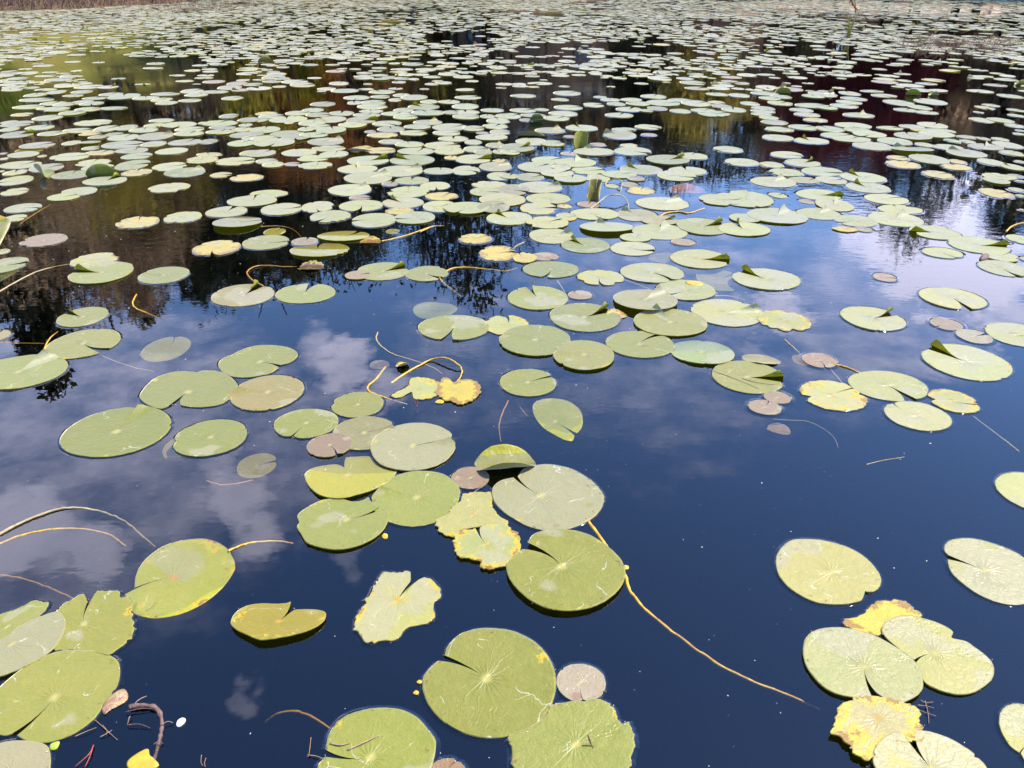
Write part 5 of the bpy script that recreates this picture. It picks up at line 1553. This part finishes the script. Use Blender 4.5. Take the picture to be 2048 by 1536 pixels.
def house(px, D, w_, dep, h, roof_h, wallm, label, nwin, name='house'):
    d, _ = mirror(px, 100)
    hx = math.hypot(d.x, d.y)
    x, y = D * d.x / hx, D * d.y / hx
    g = ground_z(x, y)
    e = empty(name, (x, y, g), -math.atan2(x, y))
    tag(e, label, 'house')
    link_mesh('wall', *box(0, 0, h / 2 - .3, w_, dep, h + .6), wallm, e, smooth=False)
    o_ = .5
    V = [(-w_ / 2 - o_, -dep / 2 - o_, h), (w_ / 2 + o_, -dep / 2 - o_, h), (w_ / 2 + o_, dep / 2 + o_, h), (-w_ / 2 - o_, dep / 2 + o_, h), (-w_ / 2 - o_, 0, h + roof_h), (w_ / 2 + o_, 0, h + roof_h)]
    V = [(a, b, c + .01) for a, b, c in V]
    link_mesh('roof', V, [(0, 1, 5, 4), (3, 4, 5, 2), (0, 4, 3), (1, 2, 5), (3, 2, 1, 0)], ROOFM, e, smooth=False)
    for k in range(nwin):
        wx_ = -w_ / 2 + w_ * (k + .5) / nwin
        f = link_mesh('window', *box(wx_, -dep / 2 - .03, h * .55, 1.3, .08, 1.3), ROOFM, e, smooth=False)
        link_mesh('pane', *box(wx_, -dep / 2 - .08, h * .55, 1.1, .04, 1.1), GLASS, f, smooth=False)
    return e


house(1112, 63, 7.5, 6, 4.3, 2.0, WALLM, 'tan-walled house mirrored in the far middle of the pond', 2)
house(1410, 66, 8, 6, 4.0, 2.0, WALLM, 'long brown-walled house mirrored in the upper right', 3)
house(932, 60, 2.2, 2.2, 2.6, .9, GREYW, 'small grey-blue shed mirrored in the far middle', 1, 'shed')

# ------------------------------------------------------------------ reeds, dead grass and bank grass
REED = simple('reed_blade', (.24, .26, .03), (.34, .28, .05), 8, .6, .1)
DRY = simple('dry_grass', (.30, .20, .12), (.20, .12, .07), 8, .8, .1)
CAT = simple('seed_head', (.32, .15, .02), (.22, .06, .03), 12, .8, .3)


def blades(rs, n, spread, hmin, hmax, lean, wid):
    V, Fc = [], []
    for k in range(n):
        a, q = rs.uniform(0, 2 * PI), spread * math.sqrt(rs.random())
        b = Vector((q * math.cos(a), q * math.sin(a), -.1))
        h = rs.uniform(hmin, hmax)
        l = Vector((rs.gauss(0, lean), rs.gauss(0, lean), 1)) * h
        v, f = tube([b, b + l * .5, b + l + Vector((l.x * .6, l.y * .6, -.05 * h))], wid, wid * .3, 4, 3)
        o = len(V)
        V += v
        Fc += [tuple(i + o for i in t) for t in f]
    return V, Fc


rs = random.Random(3)
c = unp(1695, 76)
e = empty('reed_clump', (*c, 0))
tag(e, 'lone green reed clump with brownish tips standing far out at the right', 'reed')
link_mesh('blade', *blades(rs, 16, .05, .45, .8, .10, .010), REED, e)
V, Fc = [], []
for k in range(5):
    v, f = tube([Vector((rs.uniform(-.12, .12), rs.uniform(-.03, .03), .55 + .05 * k)), Vector((rs.uniform(-.16, .16), 0, .82 + .02 * k))], .016, .008, 6, 3)
    o_ = len(V)
    V += v
    Fc += [tuple(i + o_ for i in t) for t in f]
link_mesh('seed_head', V, Fc, CAT, e)
for k, (px, py, sp_, n, lab) in enumerate(((1900, 97, 1.1, 240, 'brown dead grass tuft among the far right pads'), (1985, 88, .8, 130, 'smaller brown grass tuft at the far right edge'), (1840, 86, .5, 60, 'thin brown grass wisps left of the dead tuft'), (385, 20, 1.6, 200, 'thin upright brown reeds far off at the upper left'), (470, 12, 1.6, 160, 'dark thin reeds near the top edge at the left'))):
    c = unp(px, py)
    e = link_mesh('grass_tuft', *blades(rs, n, sp_, .12, .34 + .25 * (k > 2), .35 - .2 * (k > 2), .006), DRY)
    e.location = (*c, 0)
    tag(e, lab, 'dry grass', 'dead grass tufts in the pond')
V, Fc = [], []
for k in range(2600):
    az = R(rs.uniform(-42, -17))
    d_ = shore(az) + rs.uniform(-.2, 2.2)
    b = Vector((d_ * math.sin(az), d_ * math.cos(az), 0))
    b.z = ground_z(b.x, b.y) - .05
    h = rs.uniform(.2, .7)
    l = Vector((rs.gauss(0, .35), rs.gauss(0, .35), 1)) * h
    v, f = tube([b, b + l * .6, b + l + Vector((l.x * .5, l.y * .5, -.1 * h))], .012, .003, 3, 2)
    o_ = len(V)
    V += v
    Fc += [tuple(i + o_ for i in t) for t in f]
tag(link_mesh('bank_grass', V, Fc, simple('bank_straw', (.15, .085, .06), (.09, .05, .045), 8, .8, .1)), 'dry brown grass along the far left bank', 'grass', None, 'stuff')
